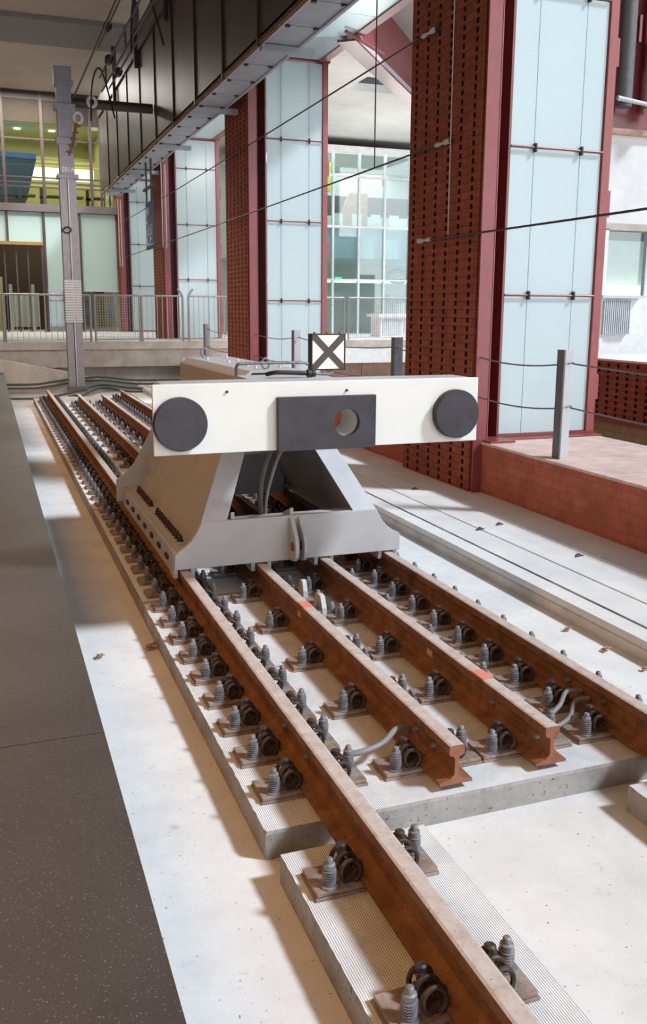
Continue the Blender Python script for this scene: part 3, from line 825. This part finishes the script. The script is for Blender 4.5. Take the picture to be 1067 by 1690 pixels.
# ------------------------------------------------------------------ mast with overhead line gear
t = thing('catenary_mast', 'tall lilac grey steel mast standing at the end of the rails', 'mast', (1.94, 22, BT))
mx0, mx1, my = 1.76, 2.12, 22.0
m = MB()
m.box(mx0, mx0+.155, my, my+.3, BT+.1, 4.6); m.box(mx1-.165, mx1, my, my+.3, BT+.1, 4.6); m.box(mx0+.15, mx1-.16, my+.1, my+.25, BT+.1, 4.6)
m.build('lower_shaft', 'mast', t, bevel=.004)
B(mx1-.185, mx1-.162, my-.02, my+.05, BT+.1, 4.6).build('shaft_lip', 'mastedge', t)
B(mx0+.02, mx1-.02, my+.01, my+.29, 4.6, 7.0).build('upper_shaft', 'mast', t, bevel=.004)
B(mx0-.03, mx1+.05, my-.1, my+.4, BT, BT+.1).build('foot', 'postdark', t)
for z, w, hgt in ((6.62, .04, .08), (6.10, .06, .12), (5.35, .05, .14), (4.62, .06, .09)):
    B(mx0-w+.02, mx1+w, my-.04, my+.34, z, z+hgt).build('collar', 'mast', t, bevel=.006)
B(mx0-.02, mx1+.0, my-.03, my+.33, 6.7, 7.0).build('cap', 'mast', t, bevel=.01)
wr = MB()
for k in range(17):
    z = 1.40+k*.0575
    wr.box(mx0-.015, mx0+.17, my-.03, my+.32, z, z+.042); wr.box(mx1-.15, mx1+.015, my-.03, my+.32, z, z+.042)
wr.box(mx0+.0, mx1, my-.01, my+.31, 1.40, 2.37)
wr.build('banding_wrap', 'post', t, bevel=.006)
MB().tube(spline([(mx0-.02, my-.04, 3.47), (mx0+.1, my-.05, 3.55), (mx0+.2, my-.05, 3.5), (mx0+.12, my-.05, 3.42), (mx0-.02, my-.04, 3.47)]), .015, 6).build('cable_loop', 'black', t)
# stencilled mast number
cu = bpy.data.curves.new('mast_number', 'FONT'); cu.body = 'E81A'; cu.size = .19; cu.extrude = .002
to = bpy.data.objects.new('mast_number_tmp', cu); COL.objects.link(to)
bpy.context.view_layer.update()
me = bpy.data.meshes.new_from_object(to); bpy.data.objects.remove(to)
me.materials.clear(); me.materials.append(M['signwhite'])
o = bpy.data.objects.new('mast_number', me); COL.objects.link(o); o.parent = t
o.rotation_euler = (PI/2, 0, 0); o.location = Vector((1.82, 22.0, 4.76))-Vector(t.location); o.scale = (.68, .8, 1)
# arm, wheel and insulators
MB().tube([(mx1-.02, 22.15, 6.28), (3.93, 22.15, 6.28)], .11, 12).build('arm', 'darksteel', t, smooth=50)
MB().tube([(2.22+.09*math.cos(a), 21.9, 5.92+.11*math.sin(a)) for a in [2*PI*i/20 for i in range(20)]], .035, 8, closed=True).build('tension_wheel', 'post', t, smooth=60)
gm = MB()
for k in range(5):
    gm.lathe([(.03, 0), (.07, .01), (.07, .035), (.03, .045)], (2.2-.05*k, 21.9, 5.72-.14*k), 'Z', 10)
gm.tube([(2.22, 21.9, 5.85), (1.98, 21.9, 5.1)], .02, 6); gm.tube([(2.16, 21.86, 5.8), (2.06, 21.86, 5.25)], .035, 6)
gm.build('tension_gear', 'rustedge', t, smooth=50)
MB().tube([(2.55+.09*math.cos(a), 22.0, 6.3+.10*math.sin(a)) for a in [2*PI*i/16 for i in range(16)]], .04, 8, closed=True).build('arm_pulley', 'post', t, smooth=60)
# overhead wires
wires = [(2.12, 6.3, 21.9, 'lowest left'), (2.55, 7.07, 20.5, 'highest left'), (2.62, 6.6, 21.0, 'middle'), (2.77, 6.52, 21.9, 'fourth'), (2.93, 6.6, 21.9, 'rightmost')]
for x, z, y1, w in wires:
    o = MB().tube(sag((x, y1, z), (x, 2, z), .05), .02, 6).build('overhead_wire', 'darksteel', origin=(x, y1, z))
    tag(o, '%s dark overhead wire running from the mast towards the viewer' % w, 'wire', 'overhead wires above the mast')
    if w in ('highest left', 'middle', 'rightmost'):
        MB().lathe([(.02, -.12), (.085, -.08), (.085, .08), (.02, .12)], (x, y1-1.5, z), 'Y', 12).build('insulator', 'darksteel', o, smooth=50)
for i, (x, z, y) in enumerate(((2.65, 7.0, 16.5), (2.45, 6.7, 21))):
    o = MB().tube(spline([(x-.05, y, z-1.0), (x, y+.1, z-.3), (x+.1, y, z+.05), (x+.2, y-.3, z-.1), (x+.32, y-1.0, z-1.1)]), .02, 6).build('jumper_loop', 'darksteel', origin=(x, y, z), smooth=60)
    tag(o, 'dark looped jumper cable %s' % ('hanging below the ceiling, the nearer loop' if i == 0 else 'just right of the mast top'), 'cable')
# side wires anchored on the nearest brick pillar
def swire(z, ya, yb, label):
    t = thing('stay_wire', label, 'wire', (4.75, ya, z))
    MB().tube(sag((4.75, ya, z), (4.75, yb, z), .02, 8), .011, 6).build('cable', 'darksteel', t)
    s = -1 if yb < ya else 1
    MB().lathe([(.012, 0), (.03, .02), (.03, .10), (.016, .12), (.016, .22), (.026, .24), (.026, .3), (.01, .32)] if s > 0 else [(.012, 0), (.03, -.02), (.03, -.10), (.016, -.12), (.016, -.22), (.026, -.24), (.026, -.3), (.01, -.32)], (4.75, ya, z), 'Y', 8).build('turnbuckle', 'post', t, smooth=50)
    B(4.745, 4.80, ya-.02, ya+.02, z-.02, z+.02).build('wall_anchor', 'darksteel', t)
swire(4.72, 9.4, 34, 'upper dark wire running from the nearest pillar past the far pillars')
swire(3.51, 9.0, 34, 'lower dark wire running from the nearest pillar past the far pillars')
swire(2.52, 9.7, -1, 'dark wire running from the nearest pillar across its glass towards the viewer')
o = MB().tube([(4.74, 8.95, 2.54), (4.745, 8.98, 6.3)], .006, 6).build('dropper_wire', 'mastedge', origin=(4.74, 8.95, 2.54)); tag(o, 'thin white dropper wire hanging down the nearest brick pillar', 'wire')
o = MB().tube([(4.75, 11.0, 3.5), (4.75, 11.0, 7.5)], .008, 6).build('dropper_wire', 'darksteel', origin=(4.75, 11, 3.5)); tag(o, 'thin dark dropper wire hanging between the two nearest pillars', 'wire')

# ------------------------------------------------------------------ bollards with chain cables
def bollard(x, y, label, z0=.35, mat='post', w=.15, d=.05):
    t = thing('bollard', label, 'bollard', (x, y, z0), 'flat steel bollards along the brick platform')
    m = MB(); m.box(x-w/2, x+w/2, y-d/2+.012, y+d/2, z0, z0+1.03)
    m.build('post_plate', mat, t, bevel=.003)
    B(x-w/2-.004, x-w/2+.012, y-d/2-.06, y+d/2, z0, z0+1.03).build('side_flange', 'postdark', t)
    for z in (.49, .90):
        MB().tube([(x-.01, y-.05, z0+z), (x+.05, y-.06, z0+z+.012)], .009, 6).build('cable_eye', 'stud', t)
    return t
bollard(5.10, 7.2, 'nearest flat grey bollard on the pavers in front of the glass')
bollard(5.10, 10.95, 'dark grey bollard between the signal sign and the nearest pillar', mat='postdark')
bollard(5.05, 15.0, 'pale grey bollard left of the signal sign in front of glass')
bollard(4.99, 21.6, 'smallest farthest bollard seen above the hood of the buffer stop')
def chain(p, q, s, label):
    o = MB().tube(sag(p, q, s, 14), .008, 6).build('guard_cable', 'postdark', origin=p, smooth=60); tag(o, label, 'cable', 'guard cables between bollards')
for z, w in ((.90, 'upper'), (.485, 'lower')):
    zz = .35+z
    chain((4.86, 8.36, zz), (5.06, 7.15, zz), .045, '%s sagging guard cable from the nearest pillar to the nearest bollard' % w)
    chain((5.14, 7.14, zz), (5.2, 2.6, zz), .05, '%s guard cable running right from the nearest bollard' % w)
    chain((4.9, 10.1, zz), (5.06, 10.9, zz), .02, '%s short guard cable between the nearest pillar and dark bollard' % w)
    chain((5.1, 11.0, zz), (5.1, 14.95, zz), .07, '%s guard cable behind the signal sign' % w)
    chain((5.05, 15.05, zz), (4.93, 17.1, zz), .05, '%s guard cable from the pale bollard to the second pillar' % w)
    chain((5.0, 18.9, zz), (5.0, 21.55, zz), .06, '%s guard cable at the farthest bollard' % w)

# ------------------------------------------------------------------ far fence
def fence(x0, x1, label, style, y=24.55, z0=.865, h=1.2, bent=()):
    t = thing('fence_panel', label, 'fence', ((x0+x1)/2, y, z0), 'steel fence panels on the concourse edge')
    for x in (x0, x1):
        pts = [(x, y, z0), (x, y, z0+h)]
        if x in bent: pts += [(x+(-.06 if x == x1 else .06), y, z0+h+.10), (x+(-.13 if x == x1 else .13), y, z0+h+.19)]
        MB().tube(pts, .028, 8).build('fence_post', 'galv', t)
    MB().tube([(x0, y, z0+h), (x1, y, z0+h)], .024, 8).build('top_rail', 'galv', t)
    MB().tube([(x0, y, z0+.06), (x1, y, z0+.06)], .015, 8).build('bottom_rail', 'galv', t)
    m = MB()
    n = int((x1-x0)/(.135 if style == 'bars' else .062))
    r = .008 if style == 'bars' else .004
    for k in range(1, n):
        x = x0+(x1-x0)*k/n
        m.box(x-r, x+r, y-.004, y+.004, z0+.06, z0+h)
    if style == 'mesh':
        for k in range(1, 18): m.box(x0, x1, y-.004, y+.004, z0+h*k/18-.003, z0+h*k/18+.003)
    m.build('infill', 'galv', t)
    return t
fence(-1.7, .42, 'barred fence panel at the left edge of the photo', 'bars')
fence(.46, 2.58, 'barred fence panel behind the grey mast', 'bars')
fence(2.70, 3.86, 'close mesh gate panel just right of the mast', 'mesh')
fence(3.92, 5.02, 'barred fence panel ending in a bent post below the blue sign', 'bars', bent=(5.02,))
fence(5.18, 7.6, 'barred fence panel starting with a bent post before the third pillar', 'bars', bent=(5.18,))
fence(7.65, 9.72, 'white mesh fence panel left of the signal sign top', 'mesh')
fence(9.86, 12.4, 'white mesh fence panel between signal sign and nearest pillar', 'mesh')
# white cabinet behind the fence
t = thing('white_cabinet', 'white panelled cabinet behind the mesh fence', 'cabinet', (12.6, 27, .86))
B(11.95, 14.2, 27, 27.8, .86, 1.5).build('cabinet_body', 'white', t)
B(11.85, 14.3, 26.9, 27.9, 1.5, 1.6).build('cabinet_top', 'white', t)
for x in (12.05, 12.8): B(x, x+.65, 26.98, 27.0, .95, 1.42).build('cabinet_panel', 'framepale', t)
# glass panels under the concourse on the right, brick reflection put into their colour
for i in range(5):
    x = 7.4+i*1.02
    o = B(x, x+1.0, 24.93, 24.97, FL, .2).build('recess_panel', 'brickpale', origin=(x, 24.95, FL))
    tag(o, '%s glass panel with painted brick reflection under the concourse edge, counted from the left' % ORD[i].replace('nearest', 'first'), 'panel', 'glass panels with painted brick reflection below the concourse')
struct(B(6.6, 16, 24.52, 24.6, .2, .66).build('wall_concourse_sunlit_white', 'white'))  # edge wall face in white, its sun brightness put into the colour

# ------------------------------------------------------------------ left far building
bl = thing('station_building', 'far glazed station building with yellow lit upper floor and frosted panels', 'building', (2, 35, .86))
Yf = 35.0
def part(x0, x1, y0, y1, z0, z1, name, mat, par=bl): return B(x0, x1, y0, y1, z0, z1).build(name, mat, par)
# upper storey interior
part(-4, 4.75, 41.5, 41.7, 5.4, 9.2, 'back_wall', 'room'); part(-4, 4.75, Yf+.2, 41.5, 5.16, 5.36, 'upper_floor', 'room')
part(-4, 4.75, Yf+.2, 41.5, 8.6, 8.7, 'upper_ceiling', 'room'); part(4.7, 4.8, Yf+.2, 41.7, .86, 9.2, 'side_wall', 'room')
part(-4, 4.75, 41.0, 41.5, 7.05, 7.5, 'light_trough', 'striplight'); part(-4, 4.75, 40.5, 41.4, 7.75, 7.85, 'ceiling_drop', 'room')
o = MB().prism([(-1.5, 5.75), (1.75, 5.75), (2.15, 7.2), (-1.5, 7.35)], 'Y', 37, 39).build('blue_volume', 'blue', bl); o['label'] = 'dark blue hanging volume'
MB().prism([(-1.5, 7.35), (2.15, 7.2), (2.17, 7.4), (-1.5, 7.5)], 'Y', 36.98, 39).build('blue_edge', 'bluelight', bl)
for x, z in ((.2, 8.58), (1.3, 8.58), (2.6, 8.58), (3.4, 8.58)):
    for y in (36.5, 38.8):
        MB().lathe([(.13, 0), (.13, -.02)], (x+.3, y, z), 'Z', 12).build('downlight', 'downlight', bl)
tb = MB()
for x in (.9, 1.5, 2.4, 3.2, 4.0):
    tb.box(x, x+.5, 35.8, 36.4, 5.75, 5.8)
    for dx in (-.2, .65): tb.box(x+dx, x+dx+.06, 35.9, 35.96, 5.36, 6.1); tb.box(x+dx, x+dx+.2, 35.9, 36.2, 5.7, 5.76)
tb.build('cafe_furniture', 'dark', bl)
# upper glazing
for x0, x1 in ((-1.3, .92), (.96, 2.24), (2.28, 2.95), (2.99, 3.9), (3.94, 4.25), (4.28, 4.7)):
    for z0, z1 in ((5.4, 6.0), (6.05, 6.7), (6.75, 7.6), (7.62, 8.9)):
        part(x0, x1, Yf+.03, Yf+.045, z0, z1, 'window_pane', 'pane')
for x in (-1.3, .94, 2.26, 3.93): part(x-.05, x+.05, Yf-.06, Yf+.08, 5.35, 9.2, 'mullion', 'frame')
for x in (2.97, 4.26, 4.36): part(x-.03, x+.03, Yf-.04, Yf+.06, 5.35, 9.2, 'mullion', 'frame')
for z in (5.97, 6.12, 6.3, 7.6): part(-4, 4.75, Yf-.02, Yf+.05, z-.025, z+.025, 'transom', 'frame')
part(-4, 4.9, Yf-.1, Yf+.2, 5.12, 5.38, 'floor_band', 'band'); part(-4, 4.9, Yf-.05, Yf+.1, 8.9, 9.3, 'head_band', 'darksteel')
part(-4, 4.9, Yf-.02, Yf+.02, 8.15, 8.9, 'blind_box', 'dark')
# ground storey
for x0, x1 in ((-1.5, .88), (.96, 2.12)): part(x0, x1, Yf, Yf+.02, 4.05, 5.1, 'frosted_panel', 'frostg')
for x0, x1 in ((2.22, 2.80), (2.86, 3.4), (3.46, 4.72)): part(x0, x1, Yf, Yf+.02, 2.36, 5.1, 'frosted_panel', 'frostg')
for x in (.92, 2.17, 3.43): part(x-.035, x+.035, Yf-.05, Yf+.06, .86 if x > 2 else 4.0, 5.15, 'mullion', 'frame')
part(2.03, 2.12, Yf-.06, Yf+.1, .86, 4.0, 'door_post', 'frame'); part(-4, 2.12, Yf-.1, Yf+.1, 3.95, 4.06, 'door_head', 'ochre')
part(-4, 4.75, 39, 39.2, .86, 5.12, 'ground_back_wall', 'dark'); part(-4, 4.75, Yf+.1, 39, 4.9, 5.12, 'ground_ceiling', 'dark')
for x0, x1 in ((2.22, 3.4), (3.46, 4.72)): part(x0, x1, Yf, Yf+.015, .9, 2.34, 'window_pane', 'panegreen')
part(2.2, 4.75, Yf-.02, Yf+.04, 2.33, 2.39, 'transom', 'framepale')
part(3.95, 4.7, 36.2, 36.4, .86, 2.3, 'timber_panel', 'ochre')
for r in (.25, .38, .52):
    MB().tube([(2.15+r*math.cos(a)*.6+.15, 36.0, 1.7+r*math.sin(a)*1.2) for a in [-1.2+2.4*i/12 for i in range(13)]], .035, 6).build('blue_arc', 'cladblue', bl)
for x in (.2, .75, 1.15, 1.55): part(x, x+.05, Yf+.05, Yf+.1, .86, 3.95, 'door_stile', 'frame')
for x in (.95, 1.75): part(x-.06, x+.06, 36.5, 36.6, .86, 2.6, 'inner_post', 'roomgreen')
part(-1, .7, 37.6, 37.8, .86, 2.9, 'inner_screen', 'room')
part(2.3, 3.3, 36.6, 36.9, .86, 2.0, 'inner_counter', 'cladblue'); part(1.0, 2.0, 37.3, 37.5, 1.0, 2.3, 'display_shelf', 'roomgreen')

# ------------------------------------------------------------------ middle far facade
bmid = thing('glass_facade', 'far glazed facade with pale frames seen between the second and nearest pillars', 'building', (13, 30, .86))
def pm(x0, x1, y0, y1, z0, z1, name, mat): return B(x0, x1, y0, y1, z0, z1).build(name, mat, bmid)
X0, X1 = 8.5, 17.5
pm(X0, X1, 29.95, 30.3, 7.0, 7.22, 'head_band', 'white')
xs = [X0+.05+.97*k for k in range(10)]
off = 11.42-xs[3]
xs = [x+off for x in xs]
for x in xs: pm(x-.035, x+.035, 29.93, 30.05, .86, 7.0, 'mullion', 'framepale')
for z in (2.75, 4.55, 6.22): pm(X0, X1, 29.94, 30.04, z-.035, z+.035, 'transom', 'framepale')
zr = [.88, 2.72, 4.52, 6.19, 6.98]
for i in range(len(xs)-1):
    for a, b in ((.9, 2.7), (2.8, 4.5), (4.6, 6.17), (6.27, 6.98)):
        pm(xs[i]+.04, xs[i+1]-.04, 30.0, 30.015, a, b, 'window_pane', 'panegreen')
pm(X0, X1, 34.5, 34.7, .86, 7.2, 'back_wall', 'roomgreen'); pm(X0, X1, 30.2, 34.5, 7.05, 7.2, 'room_ceiling', 'ceilpale')
pm(X0, X1, 30.1, 34.5, 3.5, 3.6, 'mid_floor', 'cladblue')
pm(X0, X1, 30.12, 30.2, 3.5, 4.5, 'spandrel', 'cladblue')
pm(11.55, 12.1, 32, 32.1, 5.95, 7.0, 'yellow_panel', 'yellow'); pm(11.15, 11.5, 32, 32.1, 6.1, 7.0, 'red_panel', 'red'); pm(13.95, 14.1, 31.5, 31.6, 6.2, 6.6, 'red_panel', 'red')
pm(X0, X1, 32.6, 32.8, 5.2, 5.9, 'dark_slab', 'postdark')
MB().prism([(12.2, 4.7), (13.4, 4.7), (13.4, 5.9), (12.7, 5.9)], 'Y', 31.6, 31.8).build('pale_ramp', 'brickpale', bmid)
for k in range(9): pm(10.2+k*.72, 10.55+k*.72, 30.5, 30.55, 4.55, 5.05, 'cream_blind', 'white')
pm(X0, X1, 33, 33.1, 2.75, 2.85, 'strip_light', 'striplight')
pm(12.0, 12.25, 31.2, 31.25, 2.75, 2.9, 'green_indicator', 'greenglow')
MB().tube([(14.5+.4*math.cos(a), 31.2, 2.95+.2*math.sin(a)) for a in [2*PI*i/16 for i in range(16)]], .09, 8, closed=True).build('white_ring', 'cladblue', bmid, smooth=60)
pm(14.2, 14.9, 31.3, 31.9, 2.0, 2.3, 'blue_unit', 'cladblue')
pm(11.0, 13.2, 31.5, 32.3, 2.1, 2.35, 'counter', 'roomgreen')
# pale ceiling in two slabs with a skylight slot
struct(B(6.5, 16, 23.75, 36, 7.5, 7.7).build('ceiling_pale', 'ceilpale'))
struct(B(6.5, 11.5, 16.4, 22.3, 7.5, 7.7).build('ceiling_pale.001', 'ceilpale'))
struct(B(6.5, 9.4, 22.3, 23.75, 7.5, 7.7).build('ceiling_pale.002', 'ceilpale'))
# ------------------------------------------------------------------ right hand background
rb = thing('annexe_building', 'pale concrete annexe with green window at the right edge of the photo', 'building', (13, 16, .86))
def pr(x0, x1, y0, y1, z0, z1, name, mat): return B(x0, x1, y0, y1, z0, z1).build(name, mat, rb)
pr(10.5, 18, 16.0, 16.3, 3.5, 5.28, 'concrete_wall', 'slabs'); pr(10.5, 18, 15.9, 16.3, 5.25, 5.36, 'wall_coping', 'brickpale')
pr(10.5, 18, 15.95, 16.3, 3.38, 3.52, 'window_head', 'raw')
pr(12.0, 12.18, 15.95, 16.2, 1.0, 3.4, 'window_jamb', 'white')
pr(12.18, 18, 16.1, 16.115, 2.05, 3.38, 'window_pane', 'panegreen')
pr(12.18, 18, 18.5, 18.6, .8, 3.4, 'room_wall', 'roomgreen'); pr(12.18, 18, 18.3, 18.4, 2.1, 2.35, 'room_light', 'striplight')
pr(12.3, 13.0, 17.6, 17.9, 1.9, 2.2, 'room_unit', 'dark'); pr(13.2, 13.24, 16.0, 16.1, 2.05, 3.38, 'glazing_bar', 'framepale')
pr(12.05, 13.1, 15.85, 16.05, 2.0, 2.06, 'sill', 'framepale'); pr(10.5, 18, 16.0, 16.4, .2, 2.02, 'white_wall', 'white')
rad = MB()
for k in range(14): rad.box(12.15+k*.05, 12.175+k*.05, 15.9, 16.0, 1.25, 1.95)
rad.build('louvre', 'framepale', rb)
pr(8.6, 18, 13.5, 13.7, FL, .97, 'parapet', 'white')
pb = MB()
brick_panel(pb, 8.5, 4.0, 13.4, .2, 1.02, 44, .09, .34)
o = pb.build('perforated_brick_wall', ['brick', 'hole'], origin=(8.5, 8, .2)); tag(o, 'perforated red brick wall behind the nearest bollard at the right edge', 'wall')
bbs = B(8.46, 8.8, 4, 13.4, .13, .2).build('base_channel', 'marooncol', o)
B(8.52, 8.9, 4, 13.4, FL-.3, .13).build('khaki_base', 'sandstone', o)
# maroon steel with pipes, top right
t = thing('steel_frame_wall', 'maroon steel wall with two grey downpipes above the concrete annexe', 'steel wall', (13, 15.6, 5.5))
B(11.2, 17, 16.1, 16.3, 5.36, 10.5).build('steel_panel', 'marooncol', t)
B(13.3, 17, 15.95, 16.12, 5.5, 10.5).build('steel_pilaster', 'marooncol', t)
for x, r in ((12.25, .16), (12.95, .17)):
    MB().tube([(x, 15.85, 5.75), (x, 15.85, 10.5)], r, 16).build('downpipe', 'postdark' if x < 12.6 else 'post', t, smooth=60)
for z in (7.0, 9.0):
    for x in (12.55, 13.3): B(x-.03, x+.03, 15.85, 16.1, z, z+.5).build('bracket', 'maroon', t)
MB().tube([(11.9, 15.6, 5.85), (13.0, 15.6, 5.75)], [.05, .035], 8).build('tie_rod', 'post', t, smooth=60)
B(13.0, 13.15, 15.5, 15.7, 5.65, 5.9).build('rod_clevis', 'rose', t)

# ------------------------------------------------------------------ dark ceiling over the platform
CZ = 9.2
struct(B(-9, 4.6, -14, 26.2, CZ, CZ+.3).build('ceiling', 'ceil'))
struct(B(-9, 4.6, 28.6, 36, CZ, CZ+.3).build('ceiling.001', 'ceil'))
struct(B(-9, 4.6, 26.2, 28.6, CZ-.12, CZ+.3).build('ceiling_beam', 'ceildark'))
struct(B(-9, -8.8, -14, 36, FL, CZ).build('wall_left', 'ceil'))

# ------------------------------------------------------------------ camera, light, world
f, p, y, r = 1480.55, 0.193224802, 0.355543132, 0.00569261
cp, sn, cy, sy_ = math.cos(p), math.sin(p), math.cos(y), math.sin(y)
F = Vector((sy_*cp, cy*cp, -sn)); ri = Vector((cy, -sy_, 0)); u = ri.cross(F)
R_ = ri*math.cos(r)+u*math.sin(r); U_ = -ri*math.sin(r)+u*math.cos(r)
cam = bpy.data.cameras.new('camera'); co = bpy.data.objects.new('camera', cam); COL.objects.link(co)
co.matrix_world = Matrix(((R_.x, U_.x, -F.x, 0), (R_.y, U_.y, -F.y, 0), (R_.z, U_.z, -F.z, 1.74), (0, 0, 0, 1)))
cam.sensor_fit = 'VERTICAL'; cam.sensor_height = 36; cam.sensor_width = 36*1067/1690
cam.lens = f*36/1690; cam.shift_y = -45/1690; cam.clip_start = .05; cam.clip_end = 200
S.camera = co

sl = bpy.data.lights.new('sun', 'SUN'); sl.energy = 3.95; sl.angle = math.radians(7); sl.color = (.82, .91, 1)
so = bpy.data.objects.new('sun', sl); COL.objects.link(so)
so.rotation_euler = Vector((-.86, .55, -1)).to_track_quat('-Z', 'Y').to_euler()
for yy, en in ((1.0, 50), (4.5, 46), (8, 18), (11.5, 32), (15, 45), (19, 45)):
    al = bpy.data.lights.new('platform_lamp', 'AREA'); al.shape = 'RECTANGLE'; al.size = .35; al.size_y = 2.2
    al.energy = en; al.color = (1, .46, .10)
    ao = bpy.data.objects.new('platform_lamp', al); COL.objects.link(ao); ao.location = (-2.0, yy, 4.1)
    ao.rotation_euler = Vector((.45, 0, -1)).to_track_quat('-Z', 'Y').to_euler()
il = bpy.data.lights.new('upper_room_lamp', 'AREA'); il.size = 5; il.energy = 170; il.color = (1, .95, .74)
io = bpy.data.objects.new('upper_room_lamp', il); COL.objects.link(io); io.location = (1.5, 38, 8.5)
il = bpy.data.lights.new('facade_room_lamp', 'AREA'); il.size = 5; il.energy = 300; il.color = (.97, 1, .95)
io = bpy.data.objects.new('facade_room_lamp', il); COL.objects.link(io); io.location = (13, 32.3, 7.0)
il = bpy.data.lights.new('entrance_lamp', 'AREA'); il.size = 3; il.energy = 60; il.color = (1, .85, .6)
io = bpy.data.objects.new('entrance_lamp', il); COL.objects.link(io); io.location = (2, 37, 4.8)

for nm, loc, en, c, up, sz in (('concourse_fill_upward', (9.0, 21.5, 3.6), 110, (1, .98, .95), 1, 1.2), ('concourse_fill_upward', (12.5, 26.5, 3.6), 110, (1, .98, .95), 1, 1.2), ('concourse_fill', (10.5, 25.5, 7.4), 260, (1, .98, .96), 0, 2), ('hall_fill', (1.6, 33.0, 9.1), 420, (1, .95, .88), 0, 2.5), ('concourse_fill', (6.9, 21.8, 6.2), 70, (1, .98, .96), 2, 1.0), ('track_end_fill', (1.2, 18.8, 4.4), 80, (1, .95, .9), 2, 1.5)):  # added fill lights, no fixture exists; brighten concourse glass, ceiling, facade and mast
    pl_ = bpy.data.lights.new(nm, 'AREA'); pl_.energy = en; pl_.color = c; pl_.size = sz
    po = bpy.data.objects.new(nm, pl_); COL.objects.link(po); po.location = loc
    if up == 1: po.rotation_euler = (PI, 0, 0)
    if up == 2: po.rotation_euler = Vector((.12, .75, -.85)).to_track_quat('-Z', 'Y').to_euler()
w = bpy.data.worlds.new('sky'); S.world = w; w.use_nodes = True
# bright open sky to the right and front, the dim built-up side to the left
nt = w.node_tree; bg = nt.nodes['Background']; bg.inputs[1].default_value = 1.0
tc = nt.nodes.new('ShaderNodeTexCoord'); dp = nt.nodes.new('ShaderNodeVectorMath'); dp.operation = 'DOT_PRODUCT'
dp.inputs[1].default_value = Vector((.30, -.95, .04)).normalized()
nt.links.new(tc.outputs['Generated'], dp.inputs[0])
mr = nt.nodes.new('ShaderNodeMapRange'); mr.interpolation_type = 'SMOOTHSTEP'
mr.inputs[1].default_value = .74; mr.inputs[2].default_value = .99
nt.links.new(dp.outputs['Value'], mr.inputs[0])
dr = nt.nodes.new('ShaderNodeVectorMath'); dr.operation = 'DOT_PRODUCT'; dr.inputs[1].default_value = Vector((.9, .1, .4)).normalized()
nt.links.new(tc.outputs['Generated'], dr.inputs[0])
side = ramp(nt, dr.outputs['Value'], [(0.1, (.03, .03, .032)), (.9, (.16, .18, .20))])
front = ramp(nt, mr.outputs[0], [(0, (0, 0, 0)), (1, (2.5, 2.6, 2.7))])
nt.links.new(mix(nt, 1.0, side, front, 'ADD'), bg.inputs[0])
S.view_settings.view_transform = 'Standard'; S.view_settings.look = 'None'; S.view_settings.gamma = 1
S.view_settings.use_curve_mapping = False; S.view_settings.exposure = 0
